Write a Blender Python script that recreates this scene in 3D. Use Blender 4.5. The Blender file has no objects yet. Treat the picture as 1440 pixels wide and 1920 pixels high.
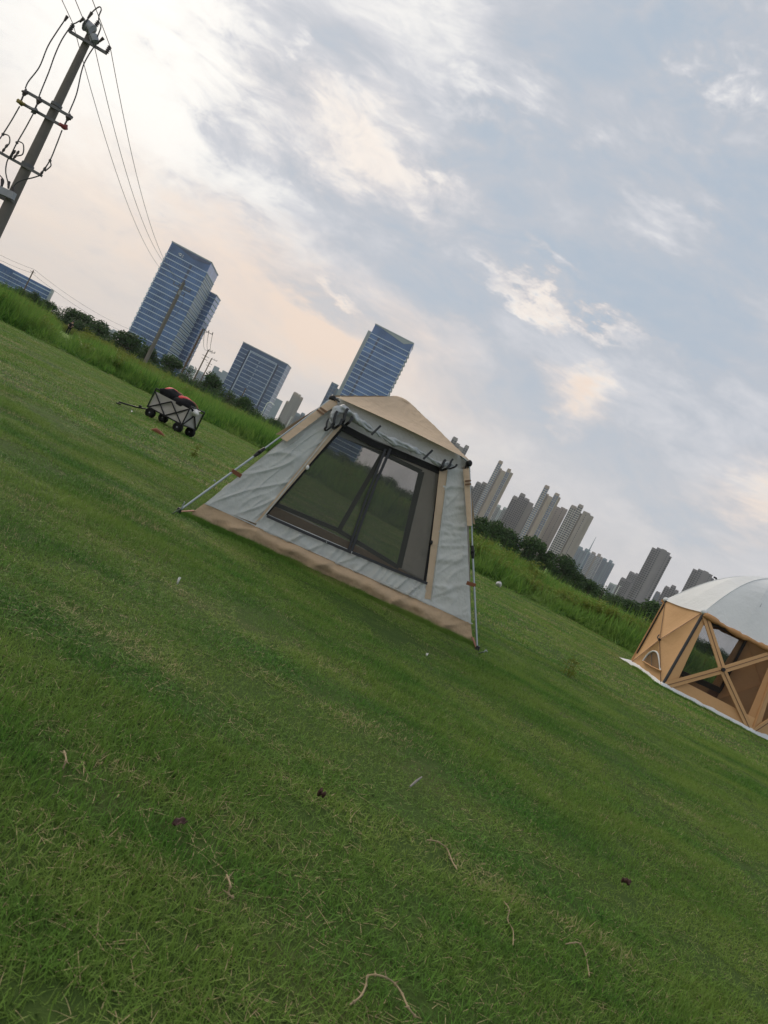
import bpy, math, random
import numpy as np
from mathutils import Vector, Matrix, noise
random.seed(7); np.random.seed(7)
scene = bpy.context.scene
COL = scene.collection

# ------------------------------------------------------------------ camera
F_PX = 1440.0; TH = math.radians(26.8); PITCH = -math.atan(50/1440.0); CH = 0.84
fw = Vector((0, math.cos(PITCH), math.sin(PITCH))); rt = Vector((1, 0, 0)); up = Vector((0, -math.sin(PITCH), math.cos(PITCH)))
ix = rt*math.cos(TH) + up*math.sin(TH); iy = -rt*math.sin(TH) + up*math.cos(TH)
CAM = Vector((0, 0, CH))
cd = bpy.data.cameras.new('camera'); cam = bpy.data.objects.new('camera', cd); COL.objects.link(cam)
cam.matrix_world = Matrix(((ix.x, iy.x, -fw.x, 0), (ix.y, iy.y, -fw.y, 0), (ix.z, iy.z, -fw.z, CH), (0, 0, 0, 1)))
cd.sensor_fit = 'VERTICAL'; cd.sensor_height = 36; cd.sensor_width = 27; cd.lens = 27
cd.clip_start = 0.05; cd.clip_end = 9000
cd.dof.use_dof = True; cd.dof.focus_distance = 6.0; cd.dof.aperture_fstop = 11
scene.camera = cam

# a surveyor's helpers: a direction seen from the camera turned into a real position
def ray(px, py): return fw*F_PX + ix*(px-720) - iy*(py-960)
def at(px, py, Y):
    r = ray(px, py); return CAM + r*(Y/r.y)
def ground(px, py, z=0.0):
    r = ray(px, py); return CAM + r*((z-CH)/r.z)
def lev(u, v, Y):
    r = fw*F_PX + rt*u + up*v; return CAM + r*(Y/r.y)
def onplane(px, py, P, N):
    r = ray(px, py); return CAM + r*((P-CAM).dot(N)/r.dot(N))

# ------------------------------------------------------------------ sky, sun, exposure
scene.view_settings.view_transform = 'Standard'; scene.view_settings.look = 'None'
scene.view_settings.exposure = 0.0; scene.view_settings.gamma = 1.0
scene.view_settings.use_curve_mapping = False
SUN_EL = math.radians(32); SUN_AZ = math.radians(-28)     # azimuth from +Y towards +X
w = bpy.data.worlds.new('World'); scene.world = w; w.use_nodes = True
nt = w.node_tree; nt.nodes.clear(); L = nt.links
def N(t, **k):
    n = nt.nodes.new(t)
    for a, b in k.items(): setattr(n, a, b)
    return n
def mth(op, a, b=None, c=None, clamp=False):
    n = N('ShaderNodeMath', operation=op, use_clamp=clamp)
    for i, x in enumerate((a, b, c)):
        if x is None: continue
        if isinstance(x, (int, float)): n.inputs[i].default_value = x
        else: L.new(x, n.inputs[i])
    return n.outputs[0]
def vm(op, a, b=None):
    n = N('ShaderNodeVectorMath', operation=op)
    for i, x in enumerate((a, b)):
        if x is None: continue
        if isinstance(x, (tuple, list, Vector)): n.inputs[i].default_value = tuple(x)
        else: L.new(x, n.inputs[i])
    return n
def mixc(f, a, b):
    n = N('ShaderNodeMix', data_type='RGBA')
    for s, x in ((n.inputs[0], f), (n.inputs[6], a), (n.inputs[7], b)):
        if isinstance(x, (int, float)): s.default_value = x
        elif isinstance(x, tuple): s.default_value = (*x, 1)
        else: L.new(x, s)
    return n.outputs[2]
def nz(vec, scale, detail, rough=0.55, dist=0.0):
    n = N('ShaderNodeTexNoise'); n.inputs['Scale'].default_value = scale; n.inputs['Detail'].default_value = detail
    n.inputs['Roughness'].default_value = rough; n.inputs['Distortion'].default_value = dist
    L.new(vec, n.inputs['Vector']); return n
def smap(x, a, b, c=0.0, d=1.0):
    n = N('ShaderNodeMapRange', interpolation_type='SMOOTHSTEP')
    L.new(x, n.inputs[0])
    for i, q in enumerate((a, b, c, d)): n.inputs[i+1].default_value = q
    return n.outputs[0]
tc = N('ShaderNodeTexCoord'); D = tc.outputs['Generated']
sepn = N('ShaderNodeSeparateXYZ'); L.new(D, sepn.inputs[0])
az = mth('ARCTAN2', sepn.outputs[0], sepn.outputs[1]); el = mth('ARCSINE', sepn.outputs[2])
# cloud-deck coordinates: the direction stretched so that banks lie flat towards the horizon
flat = vm('MULTIPLY', D, (1.0, 1.0, 2.3)).outputs[0]
wn = nz(flat, 2.6, 3, 0.5)
wc = vm('SUBTRACT', wn.outputs['Color'], (0.5, 0.5, 0.5)).outputs[0]
wsc = vm('SCALE', wc); wsc.inputs['Scale'].default_value = 0.30
warp = vm('ADD', flat, wsc.outputs[0]).outputs[0]
wn2 = nz(flat, 7.0, 6, 0.62)
wc2 = vm('SUBTRACT', wn2.outputs['Color'], (0.5, 0.5, 0.5)).outputs[0]
wsc2 = vm('SCALE', wc2); wsc2.inputs['Scale'].default_value = 0.17
wdir = vm('ADD', D, wsc2.outputs[0]).outputs[0]
big = nz(warp, 3.1, 7, 0.56).outputs['Fac']
fine = nz(warp, 8.0, 10, 0.64).outputs['Fac']
puff = nz(warp, 19.0, 8, 0.62, 0.4).outputs['Fac']
def blob(px, py, ra, re, amp):
    """a cloud bank centred on the sky direction first seen at that place"""
    c = ray(px, py).normalized()
    d = vm('SUBTRACT', wdir, c).outputs[0]
    d = vm('MULTIPLY', d, (1/ra, 1/ra, 1/re)).outputs[0]
    ln = vm('LENGTH', d).outputs['Value']
    g = smap(ln, 0.0, 1.6, 1.0, 0.0)
    return mth('MULTIPLY', g, amp)
def total(items):
    s = items[0]
    for i in items[1:]: s = mth('ADD', s, i)
    return s
dark = mth('MULTIPLY', total([blob(*b) for b in (
    (560, 90, .13, .10, .55), (460, 230, .10, .06, .50), (620, 160, .10, .06, .2), (930, 330, .14, .05, .45), (560, 340, .10, .02, .30), (700, 440, .20, .03, .45), (960, 440, .22, .05, .50), (1180, 600, .26, .05, .60),
    (1100, 130, .14, .12, .85), (1420, 330, .14, .12, .65), (1380, 20, .12, .10, .6), (540, 525, .07, .020, .60), (640, 590, .06, .02, .4), (860, 640, .18, .05, .35), (890, 190, .04, .03, .4),
    (1200, 880, .22, .05, .45), (1260, 965, .08, .014, .35), (220, 290, .14, .04, .22), (330, 360, .08, .02, .25), (470, 425, .03, .01, .4), (780, 560, .14, .03, .35), (1330, 520, .16, .07, .35), (1000, 700, .08, .03, .25), (100, 430, .1, .02, .15))]), 0.66)
lite = total([blob(*b) for b in (
    (60, 60, .24, .18, .80), (300, 120, .12, .13, .65), (220, 220, .1, .05, .3), (860, 160, .035, .03, .50), (960, 190, .05, .03, .45), (880, 240, .05, .012, .35), (700, 270, .12, .05, .62), (760, 340, .10, .03, .40), (640, 230, .04, .04, .3), (1345, 110, .04, .05, .40), (1400, 200, .05, .04, .45), (1330, 170, .04, .02, .4),
    (1085, 745, .045, .030, .85), (1040, 575, .10, .010, .75), (1270, 420, .06, .02, .40), (1020, 490, .035, .01, .5), (1410, 940, .07, .03, .7), (1160, 620, .06, .008, .3),
    (600, 640, .06, .04, .4), (620, 525, .03, .008, .6), (1240, 10, .03, .02, .3), (550, 85, .012, .04, .4), (1120, 270, .02, .03, .3), (820, 330, .04, .012, .4), (1300, 260, .1, .04, .2), (780, 30, .12, .05, .2))])
nbig = mth('MULTIPLY', mth('SUBTRACT', big, 0.5), 0.50)
nfine = mth('MULTIPLY', mth('SUBTRACT', fine, 0.5), 1.35)
npuff = mth('MULTIPLY', mth('MULTIPLY', mth('SUBTRACT', puff, 0.5), 1.5), mth('ADD', 0.25, mth('MULTIPLY', lite, 1.6)))
dens = total([mth('SUBTRACT', dark, mth('MULTIPLY', lite, 0.85)), nbig, nfine, npuff, mth('ADD', mth('MULTIPLY', az, 0.26), 0.14)])
shade = smap(dens, -0.60, 0.95)
# horizon band is warm and even
elw = smap(el, 0.05, 0.44)
hz_left = (0.82, 0.73, 0.66); hz_right = (0.70, 0.68, 0.68)
azw = smap(az, -0.28, 0.30)
hz = mixc(azw, hz_left, hz_right)
cr = N('ShaderNodeValToRGB'); L.new(shade, cr.inputs[0])
e = cr.color_ramp.elements
e[0].position = 0.0; e[0].color = (0.98, 0.965, 0.93, 1)
e[1].position = 1.0; e[1].color = (0.445, 0.525, 0.62, 1)
for p, c in ((0.22, (0.86, 0.855, 0.85)), (0.5, (0.65, 0.665, 0.71)), (0.75, (0.53, 0.565, 0.625))):
    q = e.new(p); q.color = (*c, 1)
hzw = mth('SUBTRACT', 1.0, mth('MULTIPLY', smap(el, 0.02, 0.27), 1.0))
hzw = mth('MULTIPLY', hzw, mth('SUBTRACT', 1.0, mth('MULTIPLY', shade, 0.55)))
cloud = mixc(hzw, cr.outputs[0], hz)
# warm tint of the thinner cloud low in the sky
glow = total([blob(*b) for b in ((600, 620, .20, .07, .95), (250, 440, .22, .07, .35), (1085, 740, .05, .03, .8), (690, 300, .14, .05, .35), (1420, 950, .08, .04, .6), (1050, 570, .10, .014, .4))])
cloud = mixc(mth('MINIMUM', mth('MULTIPLY', glow, mth('SUBTRACT', 1.15, shade)), 0.9), cloud, (0.92, 0.74, 0.61))
sky = N('ShaderNodeTexSky', sky_type='NISHITA', sun_disc=False)
sky.sun_elevation = SUN_EL; sky.sun_rotation = SUN_AZ; sky.dust_density = 2.0
bg1 = N('ShaderNodeBackground'); L.new(sky.outputs[0], bg1.inputs[0]); bg1.inputs[1].default_value = 0.09
bg2 = N('ShaderNodeBackground'); L.new(cloud, bg2.inputs[0]); bg2.inputs[1].default_value = 1.0
cover = smap(dens, -1.2, -0.2, 0.90, 0.97)
mx = N('ShaderNodeMixShader'); L.new(cover, mx.inputs[0]); L.new(bg1.outputs[0], mx.inputs[1]); L.new(bg2.outputs[0], mx.inputs[2])
out = N('ShaderNodeOutputWorld'); L.new(mx.outputs[0], out.inputs[0])

sd = bpy.data.lights.new('sun', 'SUN'); sd.energy = 1.5; sd.angle = math.radians(20); sd.color = (1.0, 0.86, 0.72)
so = bpy.data.objects.new('sun', sd); COL.objects.link(so)
sdir = Vector((math.sin(SUN_AZ)*math.cos(SUN_EL), math.cos(SUN_AZ)*math.cos(SUN_EL), math.sin(SUN_EL)))
so.rotation_euler = sdir.to_track_quat('Z', 'Y').to_euler()

# ------------------------------------------------------------------ materials
class MT:
    def __init__(s, name):
        s.m = bpy.data.materials.new(name); s.m.use_nodes = True; s.t = s.m.node_tree; s.t.nodes.clear()
        s.o = s.n('ShaderNodeOutputMaterial')
    def n(s, t, **k):
        n = s.t.nodes.new(t)
        for a, b in k.items(): setattr(n, a, b)
        return n
    def l(s, a, b): s.t.links.new(a, b)
    def set(s, sock, v):
        if isinstance(v, (int, float)): sock.default_value = v
        elif isinstance(v, tuple): sock.default_value = (*v, 1) if len(v) == 3 and sock.type == 'RGBA' else v
        else: s.l(v, sock)
    def mix(s, f, a, b):
        n = s.n('ShaderNodeMix', data_type='RGBA'); s.set(n.inputs[0], f); s.set(n.inputs[6], a); s.set(n.inputs[7], b); return n.outputs[2]
    def noise(s, vec, scale, detail=4, rough=0.55, sc=None):
        if sc:
            mp = s.n('ShaderNodeMapping'); mp.inputs['Scale'].default_value = sc; s.l(vec, mp.inputs[0]); vec = mp.outputs[0]
        n = s.n('ShaderNodeTexNoise'); n.inputs['Scale'].default_value = scale; n.inputs['Detail'].default_value = detail
        n.inputs['Roughness'].default_value = rough; s.l(vec, n.inputs['Vector']); return n.outputs['Fac']
    def map(s, x, a, b, c=0.0, d=1.0):
        n = s.n('ShaderNodeMapRange', interpolation_type='SMOOTHSTEP'); s.l(x, n.inputs[0])
        for i, q in enumerate((a, b, c, d)): n.inputs[i+1].default_value = q
        return n.outputs[0]
    def bump(s, h, strength=0.3, dist=0.01):
        b = s.n('ShaderNodeBump'); b.inputs['Strength'].default_value = strength; b.inputs['Distance'].default_value = dist
        s.l(h, b.inputs['Height']); return b.outputs[0]
    def bsdf(s, col, rough=0.7, metal=0.0, normal=None, spec=0.5):
        p = s.n('ShaderNodeBsdfPrincipled'); s.set(p.inputs['Base Color'], col); s.set(p.inputs['Roughness'], rough)
        s.set(p.inputs['Metallic'], metal); s.set(p.inputs['Specular IOR Level'], spec)
        if normal is not None: s.l(normal, p.inputs['Normal'])
        return p.outputs[0]
    def done(s, sh): s.l(sh, s.o.inputs[0]); return s.m
    def pos(s): return s.n('ShaderNodeNewGeometry').outputs['Position']
    def obj(s): return s.n('ShaderNodeTexCoord').outputs['Object']

def simple(name, col, rough=0.7, metal=0.0, var=0.25, scale=8.0, bump=0.0, spec=0.5):
    t = MT(name); f = t.noise(t.obj(), scale, 5, 0.6)
    dk = tuple(c*(1-var) for c in col); lt = tuple(min(1, c*(1+var)) for c in col)
    c = t.mix(f, dk, lt)
    nrm = t.bump(f, bump, 0.02) if bump else None
    return t.done(t.bsdf(c, rough, metal, nrm, spec))

def fabric(name, col, trans=0.12, rough=0.75, wr=0.5, var=0.10, shine=0.3):
    t = MT(name); o = t.obj()
    f = t.noise(o, 2.2, 4, 0.5); g = t.noise(o, 9.0, 6, 0.55, (1, 1, 0.6)); h = t.noise(o, 30, 3, 0.5)
    weave = t.noise(o, 900, 2, 0.5)
    c = t.mix(f, tuple(x*(1-var) for x in col), tuple(min(1, x*(1+var)) for x in col))
    ad = t.n('ShaderNodeMath', operation='ADD'); t.l(g, ad.inputs[0])
    m2 = t.n('ShaderNodeMath', operation='MULTIPLY'); t.l(h, m2.inputs[0]); m2.inputs[1].default_value = 0.25; t.l(m2.outputs[0], ad.inputs[1])
    b1 = t.n('ShaderNodeBump'); b1.inputs['Strength'].default_value = wr; b1.inputs['Distance'].default_value = 0.03; t.l(ad.outputs[0], b1.inputs['Height'])
    b2 = t.n('ShaderNodeBump'); b2.inputs['Strength'].default_value = 0.15; b2.inputs['Distance'].default_value = 0.0008; t.l(weave, b2.inputs['Height']); t.l(b1.outputs[0], b2.inputs['Normal'])
    p = t.bsdf(c, rough, 0, b2.outputs[0], shine)
    if trans:
        tr = t.n('ShaderNodeBsdfTranslucent'); t.l(c, tr.inputs[0])
        mx = t.n('ShaderNodeMixShader'); mx.inputs[0].default_value = trans; t.l(p, mx.inputs[1]); t.l(tr.outputs[0], mx.inputs[2]); p = mx.outputs[0]
    return t.done(p)

def netting(name, col, clear):
    """insect net: fibres with open space between, finer than a pixel"""
    t = MT(name); o = t.obj()
    d = t.bsdf(t.mix(t.noise(o, 3, 3), tuple(c*.8 for c in col), tuple(c*1.2 for c in col)), 0.8, 0, None, 0.2)
    tr = t.n('ShaderNodeBsdfTransparent'); mx = t.n('ShaderNodeMixShader')
    t.l(t.map(t.noise(o, 2.5, 3), 0.2, 0.8, 1-clear-0.05, 1-clear+0.05), mx.inputs[0]); t.l(tr.outputs[0], mx.inputs[1]); t.l(d, mx.inputs[2])
    return t.done(mx.outputs[0])

def foliage(name, ca, cb, cc=None, trans=0.3, wscale=0.8, straw=None, strawlo=0.55, strawhi=0.8):
    """leaf colour: differs leaf by leaf (attribute tint) and patch by patch"""
    t = MT(name); P = t.pos()
    a = t.n('ShaderNodeAttribute', attribute_name='tint').outputs['Fac']
    c = t.mix(a, ca, cb)
    wpat = t.noise(P, wscale, 5, 0.6, (0.55, 1.0, 1.0))
    if straw:
        st = t.noise(P, 1.0, 4, 0.6, (0.10, 1.9, 1.0)); c = t.mix(t.map(st, 0.42, 0.62, 0, 0.40), c, (0.25, 0.33, 0.07)); c = t.mix(t.map(st, 0.30, 0.42, 0.12, 0.0), c, (0.03, 0.09, 0.016))
    if cc: c = t.mix(t.map(wpat, 0.35, 0.7, 0.0, 0.8), c, cc)
    if straw:
        s1 = t.map(t.noise(P, 2.3, 6, 0.65, (0.45, 1.2, 1)), 0.42, 0.72)
        ml = t.n('ShaderNodeMath', operation='MULTIPLY_ADD'); t.l(s1, ml.inputs[0]); ml.inputs[1].default_value = 0.42; t.l(a, ml.inputs[2])
        c = t.mix(t.map(ml.outputs[0], 1.02 - .04, 1.10), c, straw)
    p = t.n('ShaderNodeBsdfPrincipled'); t.set(p.inputs['Base Color'], c); p.inputs['Roughness'].default_value = 0.6; p.inputs['Specular IOR Level'].default_value = 0.12
    tr = t.n('ShaderNodeBsdfTranslucent'); t.l(c, tr.inputs[0])
    mx = t.n('ShaderNodeMixShader'); mx.inputs[0].default_value = trans; t.l(p.outputs[0], mx.inputs[1]); t.l(tr.outputs[0], mx.inputs[2])
    return t.done(mx.outputs[0])

M = {}
M['beige'] = fabric('beige_cloth', (0.53, 0.405, 0.285), 0.12)
M['beige_floor'] = fabric('beige_skirt_cloth', (0.46, 0.33, 0.21), 0.05, wr=0.8)
M['grey'] = fabric('grey_cloth', (0.55, 0.565, 0.545), 0.15, wr=0.7)
M['silver'] = fabric('silver_coated_cloth', (0.40, 0.42, 0.43), 0.0, rough=0.30, wr=1.0, shine=0.8)
M['camel'] = fabric('camel_cloth', (0.60, 0.36, 0.175), 0.15, wr=0.3)
M['camel_dark'] = fabric('camel_trim', (0.50, 0.27, 0.12), 0.1, wr=0.2)
M['whitecloth'] = fabric('white_cloth', (0.76, 0.785, 0.80), 0.2, wr=0.4)
M['black_tape'] = simple('black_tape', (0.02, 0.02, 0.022), 0.6)
M['seam'] = simple('seam_thread', (0.16, 0.09, 0.05), 0.8)
M['orange_strap'] = simple('orange_strap', (0.20, 0.07, 0.03), 0.7)
M['black_plastic'] = simple('black_plastic', (0.010, 0.010, 0.011), 0.45, spec=.3)
M['alu'] = simple('aluminium', (0.33, 0.37, 0.38), 0.4, 0.7, 0.15)
M['net'] = netting('black_net', (0.075, 0.078, 0.07), 0.38)
M['net2'] = netting('back_net', (0.06, 0.06, 0.055), 0.60)
M['net_tape'] = netting('net_tape', (0.02, 0.02, 0.02), 0.08)
M['smoke_film'] = netting('window_net', (0.03, 0.035, 0.035), 0.62)
M['concrete'] = simple('pole_concrete', (0.17, 0.15, 0.135), 0.9, 0, 0.3, 3.0, 0.3)
M['steel'] = simple('galvanised_steel', (0.13, 0.13, 0.135), 0.6, 0.3)
M['ceramic'] = simple('insulator_ceramic', (0.06, 0.045, 0.045), 0.35)
M['drum'] = simple('grey_metal_drum', (0.30, 0.31, 0.34), 0.5)
M['yellowp'] = simple('yellow_plastic', (0.25, 0.19, 0.05), 0.5)
M['redp'] = simple('red_plastic', (0.22, 0.03, 0.03), 0.5)
M['wire'] = simple('cable_rubber', (0.05, 0.05, 0.05), 0.6)
M['bark'] = simple('bark', (0.07, 0.055, 0.04), 0.9, 0, 0.3, 20, 0.4)
M['rust'] = simple('rusty_wood_pole', (0.13, 0.085, 0.06), 0.9)
M['skin'] = simple('skin', (0.42, 0.25, 0.18), 0.6)
M['hair'] = simple('hair', (0.015, 0.013, 0.012), 0.6)
M['blackcloth'] = simple('black_cloth', (0.012, 0.012, 0.014), 0.9, spec=.15)
M['redcloth'] = simple('red_cloth', (0.55, 0.03, 0.035), 0.7)
M['wagoncloth'] = fabric('wagon_cloth', (0.38, 0.36, 0.33), 0.05)
M['rubber'] = simple('rubber', (0.010, 0.010, 0.010), 0.8, spec=.2)
M['white'] = simple('white_plastic', (0.72, 0.72, 0.70), 0.5)
M['lamp_white'] = simple('white_lamp_paint', (0.75, 0.76, 0.76), 0.4)
M['rag'] = simple('reddish_rag', (0.22, 0.075, 0.04), 0.85, 0, 0.5, 20)
M['dryleaf'] = simple('dry_leaf', (0.06, 0.025, 0.02), 0.8)
M['straw'] = simple('straw', (0.30, 0.23, 0.13), 0.8, 0, 0.3, 30)
M['twig'] = simple('grey_twig', (0.20, 0.185, 0.17), 0.85, 0, 0.3, 30)
M['paper'] = simple('white_paper', (0.75, 0.74, 0.72), 0.8)
M['bag'] = simple('plastic_bag', (0.75, 0.72, 0.70), 0.5)

def glassmat(name, col, col2, rough=0.25, metal=0.55):
    t = MT(name); o = t.obj()
    f = t.noise(o, 0.09, 4, 0.5); g = t.noise(o, 0.9, 3, 0.7, (1, 1, 0.3))
    a = t.n('ShaderNodeMath', operation='MULTIPLY_ADD'); t.l(g, a.inputs[0]); a.inputs[1].default_value = 0.5; t.l(f, a.inputs[2])
    return t.done(t.bsdf(t.mix(t.map(a.outputs[0], 0.5, 1.0), col, col2), rough, metal, None, 0.5))
M['glass'] = glassmat('blue_curtain_glass', (0.030, 0.09, 0.23), (0.09, 0.20, 0.46), .25, .3)
M['glass_dark'] = glassmat('dark_curtain_glass', (0.04, 0.06, 0.11), (0.07, 0.10, 0.18))
M['glass_b'] = glassmat('slate_curtain_glass', (0.045, 0.09, 0.19), (0.09, 0.16, 0.31), .3, .35)
M['band'] = simple('pale_floor_band', (0.47, 0.55, 0.66), 0.5, 0.2, 0.1, 0.2)
M['sidepanel'] = simple('grey_side_panel', (0.30, 0.34, 0.37), 0.5, 0.1, 0.1, 0.2)
M['mullion'] = simple('mullion', (0.10, 0.14, 0.21), 0.4, 0.4)
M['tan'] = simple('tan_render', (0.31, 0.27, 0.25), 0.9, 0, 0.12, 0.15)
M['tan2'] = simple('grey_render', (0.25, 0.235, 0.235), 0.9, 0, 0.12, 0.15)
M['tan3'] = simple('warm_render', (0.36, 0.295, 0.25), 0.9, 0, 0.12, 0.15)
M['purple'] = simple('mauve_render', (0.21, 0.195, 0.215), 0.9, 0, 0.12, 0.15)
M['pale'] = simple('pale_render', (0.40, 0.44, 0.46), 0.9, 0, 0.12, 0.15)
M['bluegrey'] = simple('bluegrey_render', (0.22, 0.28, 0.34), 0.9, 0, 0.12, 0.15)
M['win'] = glassmat('window_glass', (0.02, 0.025, 0.04), (0.06, 0.07, 0.11), 0.3, 0.2)
M['winblue'] = glassmat('blue_window_glass', (0.09, 0.13, 0.22), (0.14, 0.19, 0.30), 0.3, 0.4)
M['slab'] = simple('balcony_slab', (0.62, 0.60, 0.58), 0.8, 0, 0.1, 0.3)

M['lawn'] = foliage('lawn_blades', (0.012, 0.066, 0.012), (0.145, 0.335, 0.048), (0.23, 0.315, 0.065), 0.22, 1.4, straw=(0.46, 0.37, 0.20))
M['tall'] = foliage('tall_grass_blades', (0.030, 0.115, 0.020), (0.18, 0.33, 0.055), (0.20, 0.29, 0.07), 0.4, 1.1)
M['weed'] = foliage('weed_leaves', (0.08, 0.14, 0.025), (0.27, 0.29, 0.06), (0.16, 0.19, 0.04), 0.35, 0.2)
M['reed'] = foliage('dry_reed_blades', (0.26, 0.20, 0.08), (0.38, 0.30, 0.12), None, 0.3, 0.2)
M['tree'] = foliage('tree_leaves', (0.018, 0.045, 0.015), (0.065, 0.12, 0.033), None, 0.2, 0.2)
M['tree2'] = foliage('tree_leaves_bright', (0.03, 0.06, 0.018), (0.075, 0.12, 0.035), None, 0.2, 0.2)

def soilmat():
    t = MT('lawn_soil'); P = t.pos()
    a = t.noise(P, 1.1, 7, 0.65, (0.5, 1, 1)); b = t.noise(P, 25, 6, 0.7); c3 = t.noise(P, 0.35, 4, 0.5)
    c = t.mix(b, (0.025, 0.05, 0.012), (0.07, 0.11, 0.025))
    c = t.mix(t.map(a, 0.5, 0.75, 0, 0.6), c, (0.13, 0.105, 0.055))
    return t.done(t.bsdf(c, 0.95, 0, t.bump(b, 0.6, 0.02), 0.1))
M['soil'] = soilmat()
def fieldmat():
    t = MT('field_cover'); P = t.pos()
    a = t.noise(P, 0.05, 6, 0.6); b = t.noise(P, 1.2, 6, 0.7)
    c = t.mix(b, (0.06, 0.14, 0.025), (0.16, 0.27, 0.055)); c = t.mix(t.map(a, 0.4, 0.65, 0, 0.6), c, (0.20, 0.26, 0.07))
    return t.done(t.bsdf(c, 0.95, 0, t.bump(b, 0.8, 0.3), 0.1))
M['field'] = fieldmat()

# ------------------------------------------------------------------ mesh helpers
def link(o, parent=None, label=None, cat=None, group=None, kind=None):
    COL.objects.link(o)
    if parent: o.parent = parent
    if label: o['label'] = label
    if cat: o['category'] = cat
    if group: o['group'] = group
    if kind: o['kind'] = kind
    return o
def empty(name, loc, label, cat, group=None, rz=0):
    o = bpy.data.objects.new(name, None); o.location = loc; o.rotation_euler = (0, 0, rz); o.empty_display_size = 0.1
    return link(o, None, label, cat, group)
class MB:
    def __init__(s): s.v = []; s.f = []; s.sm = []
    def add(s, vs, fs, smooth=False):
        b = len(s.v); s.v += [tuple(p) for p in vs]; s.f += [tuple(i+b for i in f) for f in fs]; s.sm += [smooth]*len(fs); return s
    def box(s, x0, x1, y0, y1, z0, z1):
        vs = [(x, y, z) for z in (z0, z1) for y in (y0, y1) for x in (x0, x1)]
        return s.add(vs, [(0, 2, 3, 1), (4, 5, 7, 6), (0, 1, 5, 4), (2, 6, 7, 3), (0, 4, 6, 2), (1, 3, 7, 5)])
    def bar(s, a, b, wd, hg=None, upv=(0, 0, 1)):
        a = Vector(a); b = Vector(b); d = (b-a).normalized(); hg = hg or wd
        u = Vector(upv); x = d.cross(u)
        if x.length < 1e-4: x = d.cross(Vector((1, 0, 0)))
        x.normalize(); y = x.cross(d)
        vs = [p + x*sx*wd/2 + y*sy*hg/2 for p in (a, b) for sx, sy in ((-1, -1), (1, -1), (1, 1), (-1, 1))]
        return s.add(vs, [(0, 1, 2, 3), (7, 6, 5, 4), (0, 4, 5, 1), (1, 5, 6, 2), (2, 6, 7, 3), (3, 7, 4, 0)])
    def tube(s, pts, r, n=8, caps=True):
        pts = [Vector(p) for p in pts]; k = len(pts); rs = r if isinstance(r, (list, tuple)) else [r]*k
        vs = []; fs = []; px = None
        for i, p in enumerate(pts):
            d = (pts[min(i+1, k-1)] - pts[max(i-1, 0)]).normalized()
            if px is None:
                px = d.cross(Vector((0, 0, 1)))
                if px.length < 1e-3: px = d.cross(Vector((0, 1, 0)))
            px = (px - d*px.dot(d)).normalized(); y = d.cross(px)
            for j in range(n):
                a = 2*math.pi*j/n; vs.append(p + (px*math.cos(a) + y*math.sin(a))*rs[i])
        for i in range(k-1):
            for j in range(n):
                q = (j+1) % n; fs.append((i*n+j, i*n+q, (i+1)*n+q, (i+1)*n+j))
        s.add(vs, fs, True)
        if caps: s.add(vs[:n], [tuple(range(n))[::-1]]); s.add(vs[-n:], [tuple(range(n))])
        return s
    def ball(s, c, r, n=10, m=7, sq=(1, 1, 1), lump=0, seed=0):
        vs = []; fs = []; c = Vector(c)
        for i in range(m+1):
            for j in range(n):
                a = math.pi*i/m; b = 2*math.pi*j/n
                d = Vector((math.sin(a)*math.cos(b), math.sin(a)*math.sin(b), math.cos(a)))
                k = 1 + (lump*noise.noise(d*1.7 + Vector((seed, 0, 0))) if lump else 0)
                vs.append(c + Vector((d.x*sq[0], d.y*sq[1], d.z*sq[2]))*r*k)
        for i in range(m):
            for j in range(n):
                q = (j+1) % n; fs.append((i*n+j, (i+1)*n+j, (i+1)*n+q, i*n+q))
        return s.add(vs, fs, True)
    def grid(s, fn, nx, ny, smooth=True):
        vs = [fn(i/nx, j/ny) for j in range(ny+1) for i in range(nx+1)]
        fs = [(j*(nx+1)+i, j*(nx+1)+i+1, (j+1)*(nx+1)+i+1, (j+1)*(nx+1)+i) for j in range(ny) for i in range(nx)]
        return s.add(vs, fs, smooth)
    def build(s, name, mat, parent=None, label=None, cat=None, group=None, kind=None, loc=None, smooth=None):
        org = Vector(loc) if loc is not None else (parent.location.copy() if parent is not None and s.world else Vector((0, 0, 0)))
        me = bpy.data.meshes.new(name); me.from_pydata([tuple(Vector(p)-org) for p in s.v], [], s.f)
        me.polygons.foreach_set('use_smooth', s.sm if smooth is None else [smooth]*len(s.f))
        me.materials.append(mat); me.update()
        o = bpy.data.objects.new(name, me)
        if loc is not None and parent is None: o.location = loc
        return link(o, parent, label, cat, group, kind)
    world = True
class LB(MB): world = False      # vertices already in the thing's own coordinates
def bil(A, B, C, Dd, s, t): return (A*(1-s) + B*s)*(1-t) + (Dd*(1-s) + C*s)*t   # A B bottom, D C top
def wrinkle(p, seed, k=1.0, dirx=(1, 1, 1)):
    q = Vector((p.x*dirx[0], p.y*dirx[1], p.z*dirx[2]))
    a = noise.noise(q*1.6 + Vector((seed, 0, 0)))
    b = 1-abs(noise.noise(q*4.0 + Vector((seed, 5, 0)))*2)
    c = 1-abs(noise.noise(q*9.0 + Vector((seed, 9, 2)))*2)
    cr = max(0, 1-abs(noise.noise(Vector((q.x*.9+q.z*.5, q.y*1, q.z*4.6-q.x*2.4)) + Vector((seed, 1, 7))))*6)
    cr2 = max(0, 1-abs(noise.noise(Vector((q.x*6.0-q.z*4.2, q.y*2, q.z*1.6+q.x*1.4)) + Vector((seed, 3, 1))))*5)
    return k*(0.38*a + 0.07*b + 0.04*c + .50*cr**1.5 + .26*cr2)
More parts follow.
